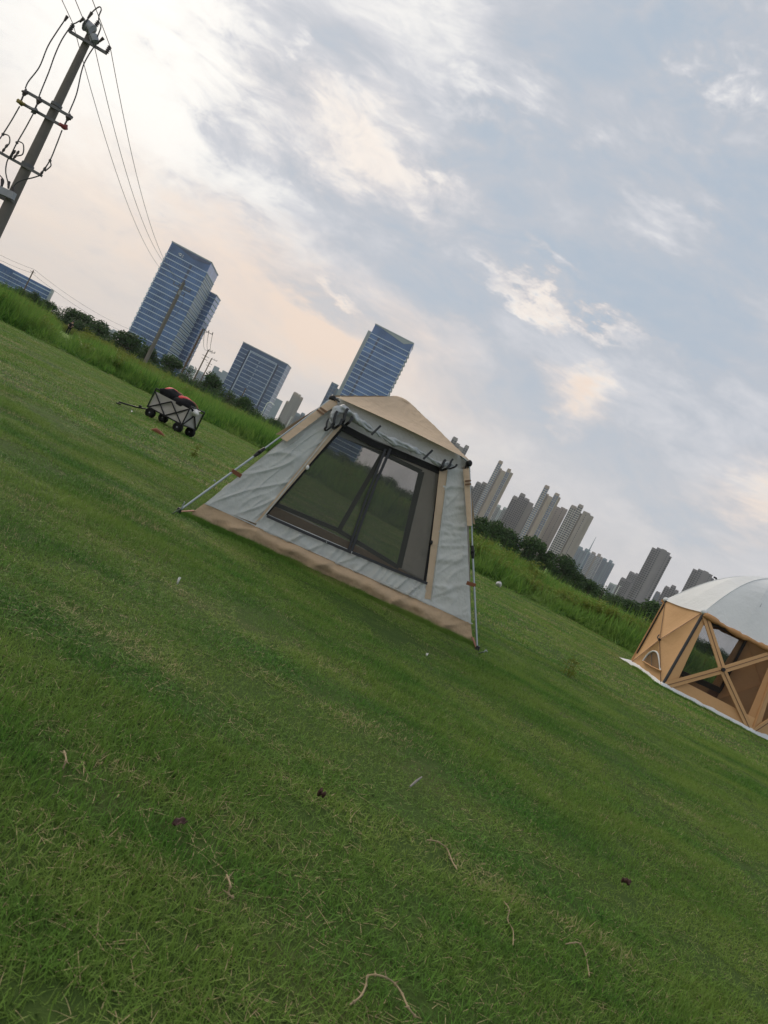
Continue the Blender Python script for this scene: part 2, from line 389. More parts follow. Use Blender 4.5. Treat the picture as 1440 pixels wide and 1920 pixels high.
def sheet(A, B, C, Dd, nx, ny, amp, seed, dirx=(1, 1, 1), off=0.0, edge=0.25, bulge=0.0):
    A, B, C, Dd = map(Vector, (A, B, C, Dd)); nrm = (B-A).cross(Dd-A).normalized()
    def fn(s, t):
        p = bil(A, B, C, Dd, s, t)
        e = min(1, min(s, 1-s, t, 1-t)*10)*(1-edge) + edge
        return p + nrm*(off + amp*e*wrinkle(p, seed, 1, dirx) + bulge*math.sin(math.pi*s)*math.sin(math.pi*t))
    return MB().grid(fn, nx, ny)
def catmull(pts, n=6):
    pts = [Vector(p) for p in pts]; P = [pts[0]*2-pts[1]] + pts + [pts[-1]*2-pts[-2]]; o = []
    for i in range(1, len(P)-2):
        for k in range(n):
            t = k/n; a, b, c, d = P[i-1:i+3]
            o.append(0.5*((2*b) + (c-a)*t + (2*a-5*b+4*c-d)*t*t + (3*b-a-3*c+d)*t*t*t))
    return o + [pts[-1]]

# ------------------------------------------------------------------ ground
def yedge(x):
    k = [(-80, 24), (-20, 22), (-12.7, 22.8), (-9.6, 23.4), (-4.3, 25.5), (-2, 22), (0.5, 18.2), (2.4, 16.6), (6, 16.2), (14, 16.5), (80, 18)]
    return float(np.interp(x, [a for a, b in k], [b for a, b in k])) + 0.5*noise.noise(Vector((x*0.9, 3, 0)))
def gz(x, y):
    d = math.hypot(x, y)
    n = noise.noise(Vector((x*1.3, y*1.3, 0)))*0.012 + noise.noise(Vector((x*5, y*5, 4)))*0.006 if d < 30 else 0
    rr_ = min(1, max(0, (x+6)/12)); far = -0.35*min(1, max(0, (y-45)/40)) - .75*rr_*min(1, max(0, (y-22)/45))
    return n + far
xs = sorted(set([-2300, -1500, -900, -500, -300, -180, -120, -80, -60, -50, -40] + [round(-35+i*0.5, 2) for i in range(141)] + [40, 50, 60, 80, 120, 180, 300, 500, 900, 1500, 2300]))
ys = sorted(set([-2300, -1000, -300, -100, -40, -15] + [round(-8+i*0.25, 2) for i in range(80)] + [12+i for i in range(80)] + [100, 120, 150, 200, 300, 500, 900, 1500, 2300]))
g = MB(); g.v = [(x, y, gz(x, y)) for y in ys for x in xs]; nx = len(xs)
g.f = [(j*nx+i, j*nx+i+1, (j+1)*nx+i+1, (j+1)*nx+i) for j in range(len(ys)-1) for i in range(nx-1)]; g.sm = [True]*len(g.f)
go = g.build('ground', M['soil'], kind='structure')
go.data.materials.append(M['field'])
mi = [1 if (abs((g.v[f[0]][0]+g.v[f[2]][0])/2) > 35 or (g.v[f[0]][1]+g.v[f[2]][1])/2 > yedge((g.v[f[0]][0]+g.v[f[2]][0])/2)+3) else 0 for f in g.f]
go.data.polygons.foreach_set('material_index', mi)

# ------------------------------------------------------------------ grass scattering
def blades(name, mat, n, half, h0, h1, wd, lean, segs=2, lie=0.0, seed=0, strawn=0, clump=0.0, lo=0.0, hi=0.9):
    rs = np.random.RandomState(seed)
    bx = rs.uniform(-half, half, (n, 2))
    if clump: bx = rs.normal(0, half*clump, (n, 2))
    h = rs.uniform(h0, h1, n); a = rs.uniform(0, 2*np.pi, n); ln = rs.uniform(0.1, 1, n)*lean
    tint = rs.uniform(lo, hi, n)
    wv = np.full(n, wd)*rs.uniform(.7, 1.3, n)
    if strawn:
        k = rs.choice(n, strawn, replace=False); tint[k] = rs.uniform(1.10, 1.3, strawn); ln[k] = rs.uniform(1.2, 2.4, strawn); h[k] *= 1.0; wv[k] *= 0.9
    d = np.stack([np.cos(a), np.sin(a)], 1); fa = a + rs.uniform(0.8, 2.3, n); sdv = np.stack([np.cos(fa), np.sin(fa)], 1)
    curv = rs.uniform(0.5, 1.6, n)
    V = []; T = []
    K = segs+1
    for k in range(K+0):
        t = k/segs
        horiz = (h*ln*(t**curv))[:, None]*d
        z = h*(t - 0.42*ln*t*t)/(1+0.35*ln)
        z = np.maximum(z, 0.002+0.003*t)
        wk = wv*(1-t**1.6)/2 if k < segs else wv*0
        c = bx + horiz
        if k < segs:
            V.append(np.concatenate([c - sdv*wk[:, None], z[:, None]], 1)); V.append(np.concatenate([c + sdv*wk[:, None], z[:, None]], 1)); T += [tint, tint]
        else: V.append(np.concatenate([c, z[:, None]], 1)); T.append(tint)
    vc = len(V); verts = np.stack(V, 1).reshape(-1, 3); tt = np.stack(T, 1).reshape(-1)
    base = (np.arange(n)*vc)[:, None]
    faces = []
    tri = base + np.array([[vc-3, vc-2, vc-1]])
    quads = [base + np.array([[2*k, 2*k+1, 2*k+3, 2*k+2]]) for k in range(segs-1)]
    loops = np.concatenate([q.reshape(-1) for q in quads] + [tri.reshape(-1)]) if quads else tri.reshape(-1)
    nq = n*(segs-1); tot = np.concatenate([np.full(nq, 4), np.full(n, 3)]); st = np.concatenate([[0], np.cumsum(tot)[:-1]])
    me = bpy.data.meshes.new(name); me.vertices.add(len(verts)); me.vertices.foreach_set('co', verts.astype(np.float32).reshape(-1))
    me.loops.add(len(loops)); me.loops.foreach_set('vertex_index', loops.astype(np.int32))
    me.polygons.add(len(tot)); me.polygons.foreach_set('loop_start', st.astype(np.int32)); me.polygons.foreach_set('loop_total', tot.astype(np.int32))
    at_ = me.attributes.new('tint', 'FLOAT', 'POINT'); at_.data.foreach_set('value', tt.astype(np.float32))
    me.materials.append(mat); me.update(calc_edges=True)
    return bpy.data.objects.new(name, me)

def leafplant(name, mat, seed, height, rad, nstem, nleaf, ls):
    rs = random.Random(seed); v = []; f = []; tint = []
    for s in range(nstem):
        a = rs.uniform(0, 6.28); r0 = rs.uniform(0, rad*.5); x, y = r0*math.cos(a), r0*math.sin(a); hh = height*rs.uniform(.6, 1.0)
        tx, ty = x + rs.uniform(-.25, .25)*rad*2, y + rs.uniform(-.25, .25)*rad*2
        b = len(v); v += [(x-.006, y, 0), (x+.006, y, 0), (tx, ty, hh)]; f.append((b, b+1, b+2)); tint += [.3]*3
        for k in range(nleaf):
            t = rs.uniform(.15, 1.0); p = Vector((x+(tx-x)*t, y+(ty-y)*t, hh*t)); an = rs.uniform(0, 6.28); L_ = ls*rs.uniform(.6, 1.3)*(1.15-.5*t)
            d = Vector((math.cos(an), math.sin(an), rs.uniform(-.2, .8))).normalized(); sd_ = d.cross(Vector((0, 0, 1))).normalized()*L_*.16
            b = len(v); m = p+d*L_*.5; e_ = p+d*L_ - Vector((0, 0, L_*.25)); v += [tuple(p), tuple(m-sd_), tuple(e_), tuple(m+sd_)]; f.append((b, b+1, b+2, b+3))
            q = rs.uniform(0, .7)+.3*t; tint += [q]*4
    me = bpy.data.meshes.new(name); me.from_pydata(v, [], f); at_ = me.attributes.new('tint', 'FLOAT', 'POINT'); at_.data.foreach_set('value', tint); me.materials.append(mat)
    return bpy.data.objects.new(name, me)

def scatter(name, variants, pts, rots, scls, idxs, label, cat):
    coll = bpy.data.collections.new(name+'_kinds')
    for i, o in enumerate(variants): o.name = '%s_kind_%02d' % (name, i); coll.objects.link(o)
    me = bpy.data.meshes.new(name); me.from_pydata([tuple(p) for p in pts], [], [])
    for nm, ty, dat in (('rot', 'FLOAT_VECTOR', rots), ('scl', 'FLOAT_VECTOR', scls)):
        a = me.attributes.new(nm, ty, 'POINT'); a.data.foreach_set('vector', np.asarray(dat, dtype=np.float32).reshape(-1))
    a = me.attributes.new('idx', 'INT', 'POINT'); a.data.foreach_set('value', np.asarray(idxs, dtype=np.int32))
    ob = bpy.data.objects.new(name, me); link(ob, None, label, cat, None, 'stuff')
    ng = bpy.data.node_groups.new(name+'_scatter', 'GeometryNodeTree')
    ng.interface.new_socket('Geometry', in_out='INPUT', socket_type='NodeSocketGeometry'); ng.interface.new_socket('Geometry', in_out='OUTPUT', socket_type='NodeSocketGeometry')
    A = ng.nodes.new; gi = A('NodeGroupInput'); go_ = A('NodeGroupOutput'); ip = A('GeometryNodeInstanceOnPoints'); ci = A('GeometryNodeCollectionInfo')
    ci.inputs[0].default_value = coll; ci.inputs['Separate Children'].default_value = True; ci.inputs['Reset Children'].default_value = True
    def na(n_, t_):
        x = A('GeometryNodeInputNamedAttribute'); x.data_type = t_; x.inputs['Name'].default_value = n_; return x.outputs['Attribute']
    K = ng.links.new
    K(gi.outputs[0], ip.inputs['Points']); K(ci.outputs[0], ip.inputs['Instance']); ip.inputs['Pick Instance'].default_value = True
    K(na('idx', 'INT'), ip.inputs['Instance Index']); er = A('FunctionNodeEulerToRotation'); K(na('rot', 'FLOAT_VECTOR'), er.inputs[0]); K(er.outputs[0], ip.inputs['Rotation'])
    K(na('scl', 'FLOAT_VECTOR'), ip.inputs['Scale']); K(ip.outputs[0], go_.inputs[0])
    md = ob.modifiers.new('scatter', 'NODES'); md.node_group = ng
    return ob

# main tent key points are needed to keep grass out of its footprint
LF = ground(333, 962); RF = ground(893, 1220)
BL = ground(362, 962, 0.03); BR = ground(884, 1199, 0.03)
tdir = (BR-BL); tdir.z = 0; tdir.normalize(); tn = Vector((-.13, .99, 0)).normalized()
DEP = 2.15
BBL = BL + tn*DEP + tdir*0.05; BBR = BR + tn*(DEP-.1) - tdir*0.05
def inpoly(x, y, poly):
    c = False; j = len(poly)-1
    for i in range(len(poly)):
        a, b = poly[i], poly[j]
        if (a[1] > y) != (b[1] > y) and x < (b[0]-a[0])*(y-a[1])/(b[1]-a[1])+a[0]: c = not c
        j = i
    return c
tent_poly = [(p.x, p.y) for p in (BL+tn*.03, BR+tn*.03, BBR, BBL)]
DB = [(4.77, 11.2), (6.15, 11.02), (7.3, 11.7), (7.6, 12.9), (6.85, 13.85), (4.72, 12.55)]
R_ = np.random.RandomState(3)
# lawn
var = [blades('g', M['lawn'], 1900, 0.17, 0.011, 0.036, 0.0019, 1.2, 3, seed=i, strawn=110) for i in range(6)]
var += [blades('g', M['lawn'], 800, 0.30, 0.016, 0.046, 0.0048, 1.2, 2, seed=20+i, strawn=45, lo=.30, hi=1.02) for i in range(5)]  # far patches: light on the blade tips is put into a brighter tint range
pts = []; rots = []; scls = []; idx = []
def addp(x, y, s, i, zs=1.0, tilt=0.0):
    pts.append((x, y, gz(x, y)-0.004)); rots.append((R_.uniform(-tilt, tilt), R_.uniform(-tilt, tilt), R_.uniform(0, 6.283))); scls.append((s, s, s*zs)); idx.append(i)
step = 0.215; y = 0.55
while y < 7.6:
    hw = y*0.95+0.6; x = -hw
    while x < hw:
        a, b = x+R_.uniform(-.08, .08), y+R_.uniform(-.08, .08)
        if not inpoly(a, b, tent_poly):
            zs = 0.85 + 0.7*noise.noise(Vector((a*1.1, b*1.1, 8))) + (0.35 if b < 2.2 else 0)
            addp(a, b, R_.uniform(.9, 1.25), R_.randint(0, 6), max(.45, zs))
        x += step
    y += step
step = 0.40
while y < 28:
    hw = y*0.92+1; x = -hw
    while x < hw:
        a, b = x+R_.uniform(-.15, .15), y+R_.uniform(-.15, .15)
        if b < yedge(a)+1.0 and not inpoly(a, b, tent_poly) and not inpoly(a, b, DB):
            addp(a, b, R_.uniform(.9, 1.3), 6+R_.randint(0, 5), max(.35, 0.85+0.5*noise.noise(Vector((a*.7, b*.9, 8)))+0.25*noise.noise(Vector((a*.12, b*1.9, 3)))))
        x += step
    y += step
for k in range(230):
    f = R_.uniform(0, 1); p = BL.lerp(BR, f); a, b = p.x+R_.uniform(-.03, .03), p.y-R_.uniform(0.01, .10); pts.append((a, b, gz(a, b)-.004)); rots.append((0, 0, R_.uniform(0, 6.28))); scls.append((.28, .28, R_.uniform(1.0, 2.0))); idx.append(R_.randint(0, 6))
for i in (5, 0):
    A2 = Vector((*DB[i], 0)); B3 = Vector((*DB[(i+1) % 6], 0)); cc = Vector((6.02, 12.38, 0))
    for k in range(90):
        p = A2.lerp(B3, R_.uniform(.35 if i == 5 else 0, 1)); p = p + (p-cc).normalized()*R_.uniform(.07, .16); pts.append((p.x, p.y, gz(p.x, p.y)-.004)); rots.append((0, 0, R_.uniform(0, 6.28))); scls.append((.3, .3, R_.uniform(1.0, 1.9))); idx.append(R_.randint(0, 6))
print('lawn patches', len(pts))
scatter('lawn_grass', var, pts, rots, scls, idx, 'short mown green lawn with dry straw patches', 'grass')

# tall grass band
def gap(x, y): return abs(x/max(y, 1)*1440+683) < 27
def hband(x, y):
    k = [(-60, 1.1), (-16, 1.12), (-13, 1.0), (-10.5, .72), (-8, .74), (-4, .82), (0, .8), (3, .74), (6, .66), (12, .62), (60, .7)]
    return float(np.interp(x*23/max(y, 16), [a for a, b in k], [b for a, b in k]))*(0.95+0.5*noise.noise(Vector((x*.35, y*.35, 2))))
var = [blades('t', M['tall'], 60, 0.20, 0.50, 1.05, 0.020, 0.38, 4, seed=50+i, hi=1.0) for i in range(4)]
var += [blades('t', M['tall'], 45, 0.30, 0.55, 1.0, 0.022, 0.7, 4, seed=60+i, hi=1.0) for i in range(3)]
pts = []; rots = []; scls = []; idx = []
for x in np.arange(-42, 42, 0.30):
    ye = yedge(x); y = ye
    while y < ye+34:
        a, b = x+R_.uniform(-.2, .2), y+R_.uniform(-.2, .2)
        if abs(a) < b*0.95+2 :
            edge_f = min(1, 0.30+(b-ye)/1.1)
            h = hband(a, b)*edge_f
            if gap(a, b):
                if 30 < b < 82: y += 0.5; continue
                h *= .45
            pts.append((a, b, gz(a, b)-.02)); rots.append((R_.uniform(-.12, .12), R_.uniform(.02, .2), R_.uniform(0, 6.283))); s = R_.uniform(.8, 1.25)*(1.3 if R_.uniform() < .05 and not gap(a, b) else 1); scls.append((s, s, s*h)); idx.append(R_.randint(0, 7))
        y += 0.26 + 0.03*(y-ye)
print('tall clumps', len(pts))
scatter('tall_grass', var, pts, rots, scls, idx, 'belt of tall wild grass behind the mown lawn', 'tall grass')
# leafy weeds in and beyond the belt
var = [leafplant('w', M['weed'], 80+i, 1.0, .45, 9, 26, .16) for i in range(4)]
pts = []; rots = []; scls = []; idx = []
for k in range(9000):
    y = 18 + (R_.uniform(0, 1)**1.6)*100; x = R_.uniform(-1, 1)*(y*.95+3)
    ye = yedge(x)
    if y < ye+1.0: continue
    cl = noise.noise(Vector((x*.25, y*.12, 7)))
    if (cl < -0.12 and y < ye+10) or (gap(x, y) and y < 82): continue
    h = (hband(x, min(y, ye+6))*1.05)*R_.uniform(.65, 1.05)
    if y > 45: h *= 1.0
    pts.append((x, y, gz(x, y)-.03)); rots.append((0, 0, R_.uniform(0, 6.283))); s = R_.uniform(.8, 1.4); scls.append((s*1.1, s*1.1, h)); idx.append(R_.randint(0, 4))
scatter('weeds', var, pts, rots, scls, idx, 'yellow green leafy weeds growing in the tall grass', 'weeds')
# dry reeds beside the person
var = [blades('r', M['reed'], 60, 0.25, .6, 1.1, .02, .4, 3, seed=90+i, hi=1.0) for i in range(3)]
pts = []; rots = []; scls = []; idx = []
for (px, py, Y, n_, sp) in ((215, 655, 70, 110, 1.2), (222, 668, 55, 50, 1.2)):
    c = at(px, py, Y)
    for k in range(n_):
        x, y = c.x+R_.normal(0, sp), c.y+R_.normal(0, 1.5); pts.append((x, y, gz(x, y))); rots.append((0, R_.uniform(0, .15), R_.uniform(0, 6.28))); scls.append((1.2, 1.2, .8)); idx.append(R_.randint(0, 3))
scatter('dry_reeds', var, pts, rots, scls, idx, 'patch of brownish dry reeds among the green grass', 'reeds')

# ------------------------------------------------------------------ trees
def crown_mesh(seed, hgt, rad, nleaf, size, mat, bright=0):
    rs = random.Random(seed); v = []; f = []; tint = []
    lobes = [(Vector((rs.uniform(-.5, .5)*rad, rs.uniform(-.5, .5)*rad, hgt*(.28+.55*rs.random()))), rad*rs.uniform(.36, .62)) for _ in range(9)] + [(Vector((0, 0, hgt*.82)), rad*.42)]
    lob_t = [rs.uniform(0, .55) for _ in lobes]
    for k in range(nleaf):
        li = rs.randrange(len(lobes)); c, r = lobes[li]
        d = Vector((rs.gauss(0, 1), rs.gauss(0, 1), rs.gauss(0, 1))).normalized(); p = c + d*r*(rs.random()**.45)*Vector((1, 1, .8)).length/1.62
        nrm = (d + Vector((rs.gauss(0, .5), rs.gauss(0, .5), rs.gauss(0, .5)))).normalized(); a = nrm.orthogonal().normalized(); b_ = nrm.cross(a); s = size*rs.uniform(.5, 1.3)
        q = len(v); v += [tuple(p+a*s), tuple(p+b_*s*.6), tuple(p-a*s*.8), tuple(p-b_*s*.7)]; f.append((q, q+1, q+2, q+3)); tint += [min(1, max(0, lob_t[li]+rs.uniform(0, .45)))]*4
    me = bpy.data.meshes.new('crown'); me.from_pydata(v, [], f); a_ = me.attributes.new('tint', 'FLOAT', 'POINT'); a_.data.foreach_set('value', tint); me.materials.append(mat); return me
def trunk_mesh(seed, hgt, rad):
    rs = random.Random(seed); m = LB(); m.tube([(0, 0, -.2), (.03*hgt*rs.uniform(-1, 1), 0, hgt*.35), (.05*hgt*rs.uniform(-1, 1), .02, hgt*.75)], [hgt*.035, hgt*.026, hgt*.01], 7)
    for k in range(6):
        a = rs.uniform(0, 6.28); z = hgt*rs.uniform(.25, .55); m.tube([(0, 0, z), (math.cos(a)*rad*.35, math.sin(a)*rad*.35, z+hgt*.14), (math.cos(a)*rad*.6, math.sin(a)*rad*.6, z+hgt*.26)], [hgt*.016, hgt*.010, hgt*.004], 5)
    me = bpy.data.meshes.new('trunk'); me.from_pydata(m.v, [], m.f); me.materials.append(M['bark']); return me
CR = [(crown_mesh(i, 1, .52, 2600, .042, M['tree']), trunk_mesh(i, 1, .5)) for i in range(5)]
CRS = [(crown_mesh(30+i, 1, .5, 420, .035, M['tree']), trunk_mesh(30+i, 1, .5)) for i in range(2)]
CRB = [(crown_mesh(40+i, 1, .55, 1400, .035, M['tree2']), trunk_mesh(40+i, 1, .5)) for i in range(2)]
tree_specs = [  # pixel of the tree top, distance, width ratio, set, label, group
 (6, 538, 130, 1.5, 'CR', 'dark tree cut by the left edge of the photo, before the low blue building'),
 (38, 546, 130, 1.3, 'CR', 'spreading tree standing before the middle of the low blue building'),
 (66, 556, 128, 1.2, 'CR', 'rounded dark tree before the right end of the low blue building'),
 (88, 570, 130, 1.2, 'CR', 'dark tree just right of the end wall of the low blue building'),
 (108, 581, 128, 1.3, 'CRS', 'thin sparse tree with sky showing through, left of the person'),
 (142, 590, 150, 1.25, 'CR', 'dome shaped tree directly behind the person in black'),
 (166, 600, 150, 1.2, 'CR', 'rounded tree, first one to the right of the person in black'),
 (190, 611, 150, 1.3, 'CR', 'full dark tree partly in front of the pale far apartment block'),
 (214, 628, 150, 1.2, 'CRS', 'small loose tree left of the foot of the tallest blue tower'),
 (246, 634, 140, 1.15, 'CR', 'broad tree covering the foot of the tallest blue tower at its left corner'),
 (284, 660, 150, 1.2, 'CR', 'dark tree just right of the base of the tall bare utility pole'),
 (322, 676, 150, 1.2, 'CR', 'dark tree below the right corner of the tallest blue tower'),
 (352, 694, 160, 1.2, 'CRS', 'low loose tree beside the foot of the second distant utility pole'),
 (402, 713, 150, 1.0, 'CR', 'lone rounded tree left of the wide blue office block'),
 (432, 740, 130, 1.3, 'CRB', 'lighter green bushy tree before the lower left of the wide office block'),
 (461, 754, 120, 1.1, 'CR', 'dark tree before the lower middle of the wide office block'),
 (484, 781, 150, 1.6, 'CR', 'low wide tree at the foot of the curved street lamp'),
 (513, 792, 160, 2.0, 'CR', 'low dark tree mass between the curved lamp and the beige grey tent'),
 (905, 980, 120, 1.2, 'CR', 'dark tree right beside the right pole of the beige grey tent'),
 (932, 988, 130, 1.1, 'CR', 'dark tree before the first beige apartment tower'),
 (955, 1003, 130, 1.4, 'CR', 'wide dark tree left of the thin white lamp post behind the tent'),
 (1000, 1018, 130, 1.15, 'CR', 'open topped dark tree before the twin topped apartment tower'),
 (1032, 1044, 130, 1.2, 'CR', 'dark tree before the foot of the narrow tan apartment tower'),
 (1066, 1056, 130, 1.1, 'CR', 'tall dark tree with broken outline before the rightmost tower of the large group'),
 (1090, 1084, 130, 1.5, 'CR', 'low dark tree before the long row of far apartment towers'),
 (1110, 1096, 130, 1.7, 'CR', 'low dark tree under the middle of the long row of far towers'),
 (1134, 1106, 130, 1.2, 'CRS', 'spiky loose tree left of the pale turquoise far tower'),
 (1158, 1121, 130, 1.3, 'CRB', 'bright green rounded tree at the foot of the slanting lamp post'),
 (1180, 1132, 125, 1.7, 'CR', 'low dark tree before the round fronted apartment tower'),
 (1200, 1140, 125, 1.7, 'CR', 'low dark tree just left of the dome tent'),
 (1227, 1140, 110, 1.4, 'CR', 'dark tree rising against the left wall of the dome tent'),
 (1248, 1152, 120, 1.6, 'CR', 'dark tree mostly hidden by the left wall of the dome tent'),
]
ti = 0
for (px, py, Y, wr, st, lab) in tree_specs:
    p = at(px, py, Y); h = p.z+(0.35 if px < 700 else 1.1)
    s = {'CR': CR, 'CRS': CRS, 'CRB': CRB}[st]; cm, tm = s[ti % len(s)]; ti += 1
    r = empty('broadleaf_tree', (p.x, Y, -0.35 if px < 700 else -1.1), lab, 'tree', 'trees along the far side of the field', R_.uniform(0, 6.28))
    for nm, me in (('crown', cm), ('trunk', tm)):
        o = bpy.data.objects.new(nm, me); o.scale = (h*wr*(1.45 if px < 700 else 1.15), h*wr*1.2, h*1.27); link(o, r)
# low continuous thicket under the trees
var = [bpy.data.objects.new('hedge', crown_mesh(70+i, 1, .8, 900, .05, M['tree'])) for i in range(3)]
pts = []; rots = []; scls = []; idx = []
for k in range(340):
    x = -110 + k*0.75 + R_.uniform(-.5, .5); y = 150+R_.uniform(-10, 12)
    if x > 120: break
    h = 2.2+R_.uniform(-.4, .7); pts.append((x, y, -.6 if x < 0 else -1.2)); rots.append((0, 0, R_.uniform(0, 6.28))); scls.append((h*1.2, h, h)); idx.append(R_.randint(0, 3))
scatter('far_thicket', var, pts, rots, scls, idx, 'dark low thicket running along below the far trees', 'thicket')

# ------------------------------------------------------------------ buildings
def span(u0, u1, vt, Y):
    a = lev(u0, vt, Y); b = lev(u1, vt, Y); return a.x, b.x, a.z
def apartments(u0, u1, vt, Y, bays, label, wallm='tan', winm='win', floorh=3.0, grp='far apartment towers', yaw=None, crown=True, name='apartment_tower', curve=0.0):
    """bays: list of (kind, width share, height share, setback)"""
    x0, x1, h = span(u0, u1, vt, Y); W = x1-x0; cx = (x0+x1)/2
    h += .5
    yaw = yaw if yaw is not None else -math.atan2(cx, Y)
    r = empty(name, (cx, Y, -.5), label, 'building', grp, yaw)
    tot = sum(b[1] for b in bays); wall = LB(); win = LB(); slab = LB(); crownm = LB()
    dp = max(14, W*.55); x = -W/2
    for bi, (kd, ws, hs, sb) in enumerate(bays):
        bw = W*ws/tot; hb = h*hs; a, b = x, x+bw
        yo = sb + curve*((2*((a+b)/2)/W)**2)
        wall.box(a, b, yo, dp+sb*.3, 0, hb)
        nf = int((hb-3)/floorh)
        if kd == 'W':
            nc = max(1, int(round(bw/3.3))); cw = bw/nc
            for fl in range(nf):
                z = 2+fl*floorh
                for c in range(nc):
                    q = a+c*cw
                    dx = cw*(.14 if (c+bi) % 2 else .2)
                    win.box(q+dx, q+cw-dx, yo-.06, yo+.3, z+.5, z+floorh*.80)
                slab.box(a+.15, b-.15, yo-.55, yo-.062, z-.2, z+.45)
            for c in range(nc+1):
                q = a+c*cw; slab.box(max(a, q-.16), min(b, q+.16), yo-.35, yo-.064, 2, hb-2) if c % 2 == 0 else None
        elif kd == 'G':
            for fl in range(nf):
                z = 2+fl*floorh
                win.box(a+bw*.12, a+bw*.44, yo-.06, yo+.3, z+.35, z+floorh*.86); win.box(a+bw*.56, a+bw*.88, yo-.06, yo+.3, z+.35, z+floorh*.86)
            slab.box(a, a+.35, yo-.5, yo-.062, 0, hb); slab.box(b-.35, b, yo-.5, yo-.062, 0, hb)
            for fl in range(0, nf, 3): slab.box(a+.36, b-.36, yo-.5, yo-.062, 2+fl*floorh-.1, 2+fl*floorh+.3)
        elif kd == 'D':
            for fl in range(nf):
                z = 2+fl*floorh; win.box((a+b)/2-.5, (a+b)/2+.5, yo-.06, yo+.3, z+.6, z+floorh*.72)
        if crown and kd in 'WG':
            LB().box(a+bw*.08, b-bw*.08, yo+.8, dp*.8, hb, hb+1.7).build('roof_turret', M[wallm], r)
        elif crown: LB().box(a+.2, b-.2, yo+.4, dp*.9, hb, hb+1.0).build('roof_parapet', M[wallm], r)
        x = b
    wall.build('wall', M[wallm], r); 
    if win.v: win.build('windows', M[winm], r, kind='stuff')
    if slab.v: slab.build('balconies', M['slab'] if wallm in ('tan', 'tan3') else M['tan2'], r, kind='stuff')
    return r
W_, B_, G_, D_ = 'W', 'B', 'G', 'D'
apartments(120, 151, 133, 1090, [(W_, 1, .8, 0), (W_, 1, .95, 1.5), (W_, 1.2, 1, 0)], 'lower stepped apartment block against the left of the first beige tower', 'tan2')
apartments(149, 184, 178, 1080, [(W_, 1, 1.04, 3), (D_, .5, .95, 5), (B_, 1.0, .93, 0), (G_, .9, .99, 2), (B_, .7, .96, 4)], 'tall beige apartment tower, nearest right of the beige grey tent', 'tan3', 'winblue')
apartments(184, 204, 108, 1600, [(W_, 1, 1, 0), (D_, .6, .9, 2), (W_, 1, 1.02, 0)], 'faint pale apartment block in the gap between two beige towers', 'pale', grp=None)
apartments(203, 250, 142, 1120, [(W_, .8, .94, 1), (W_, .9, 1.05, 0), (W_, .9, 1.0, 1.5), (B_, .8, .97, 3), (W_, .5, .9, 4)], 'wide mid height apartment tower with rows of white balconies', 'tan2')
apartments(247, 284, 176, 1060, [(W_, 1, 1.04, 3), (D_, .5, .94, 5), (B_, .8, .92, 0), (G_, 1.0, 1.0, 2), (B_, .4, .97, 4)], 'tall beige apartment tower with a blue window strip, middle of the large group', 'tan3', 'winblue')
apartments(283, 306, 158, 1110, [(D_, 1, .97, 0), (D_, 1, 1.0, 1), (B_, .5, 1.0, 2)], 'narrow tan apartment tower squeezed behind the middle tall tower', 'tan')
apartments(308, 355, 170, 1050, [(W_, .9, 1.0, 2), (W_, .8, 1.06, 1), (B_, .25, .95, 4), (D_, 1.1, 1.0, 0), (B_, .6, .98, 1)], 'broad apartment tower with bare grey right wall and twin roof turrets', 'tan')
for i, (a, b, vt, lb) in enumerate(((355, 381, 107, 'leftmost of the three bluish far towers in a long row'), (382, 405, 109, 'middle one of the three bluish far towers in a long row'), (406, 430, 108, 'rightmost of the three bluish far towers in a long row'))):
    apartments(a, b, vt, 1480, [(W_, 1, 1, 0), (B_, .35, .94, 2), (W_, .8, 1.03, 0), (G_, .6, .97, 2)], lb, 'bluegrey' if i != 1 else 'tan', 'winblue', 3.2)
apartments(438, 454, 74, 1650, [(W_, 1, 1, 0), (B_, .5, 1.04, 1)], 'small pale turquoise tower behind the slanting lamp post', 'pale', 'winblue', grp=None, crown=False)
apartments(453, 477, 92, 1200, [(W_, 1, .97, 0), (W_, 1, 1.02, 1), (B_, .4, .95, 2)], 'low mauve apartment block left of the round fronted tower', 'purple')
apartments(462, 483, 110, 1320, [(W_, 1, .97, 0), (W_, 1, 1.0, 1)], 'mauve block peeping out behind the left flank of the round fronted tower', 'purple')
apartments(480, 519, 173, 1060, [(W_, .8, .97, 1), (W_, .9, 1.0, 0), (B_, .9, 1.01, 0), (D_, .8, 1.0, 0), (W_, .5, .96, 1)], 'tall dark mauve apartment tower with a rounded front', 'purple', curve=5, crown=False)
apartments(523, 541, 97, 1250, [(W_, 1, 1, 0), (W_, 1, .96, 1)], 'low bluish block between the two rounded apartment towers', 'purple', 'winblue')
apartments(534, 560, 117, 1150, [(W_, .9, .95, 0), (W_, .9, 1.05, 1), (W_, .7, .97, 0)], 'stepped mauve block just above the left roof corner of the dome tent', 'purple')
apartments(567, 608, 172, 1060, [(W_, .8, .97, 1), (W_, .9, 1.0, 0), (B_, .9, 1.01, 0), (D_, .8, 1.0, 0), (W_, .5, .96, 1)], 'rounded dark mauve tower whose foot is hidden by the dome tent roof', 'purple', curve=5, crown=False)
apartments(52, 88, 180, 1070, [(W_, 1, 1.03, 2), (W_, .8, .97, 4), (B_, .8, .95, 0), (G_, .8, 1.0, 1)], 'apartment tower whose top shows above the right end of the tent roof', 'tan2')
apartments(-632, -598, 77, 1300, [(W_, 1, 1, 0), (B_, .5, .88, 2), (W_, .8, .95, 0)], 'pale apartment block half hidden by trees between the person and the tallest blue tower', 'pale', 'winblue', grp=None)
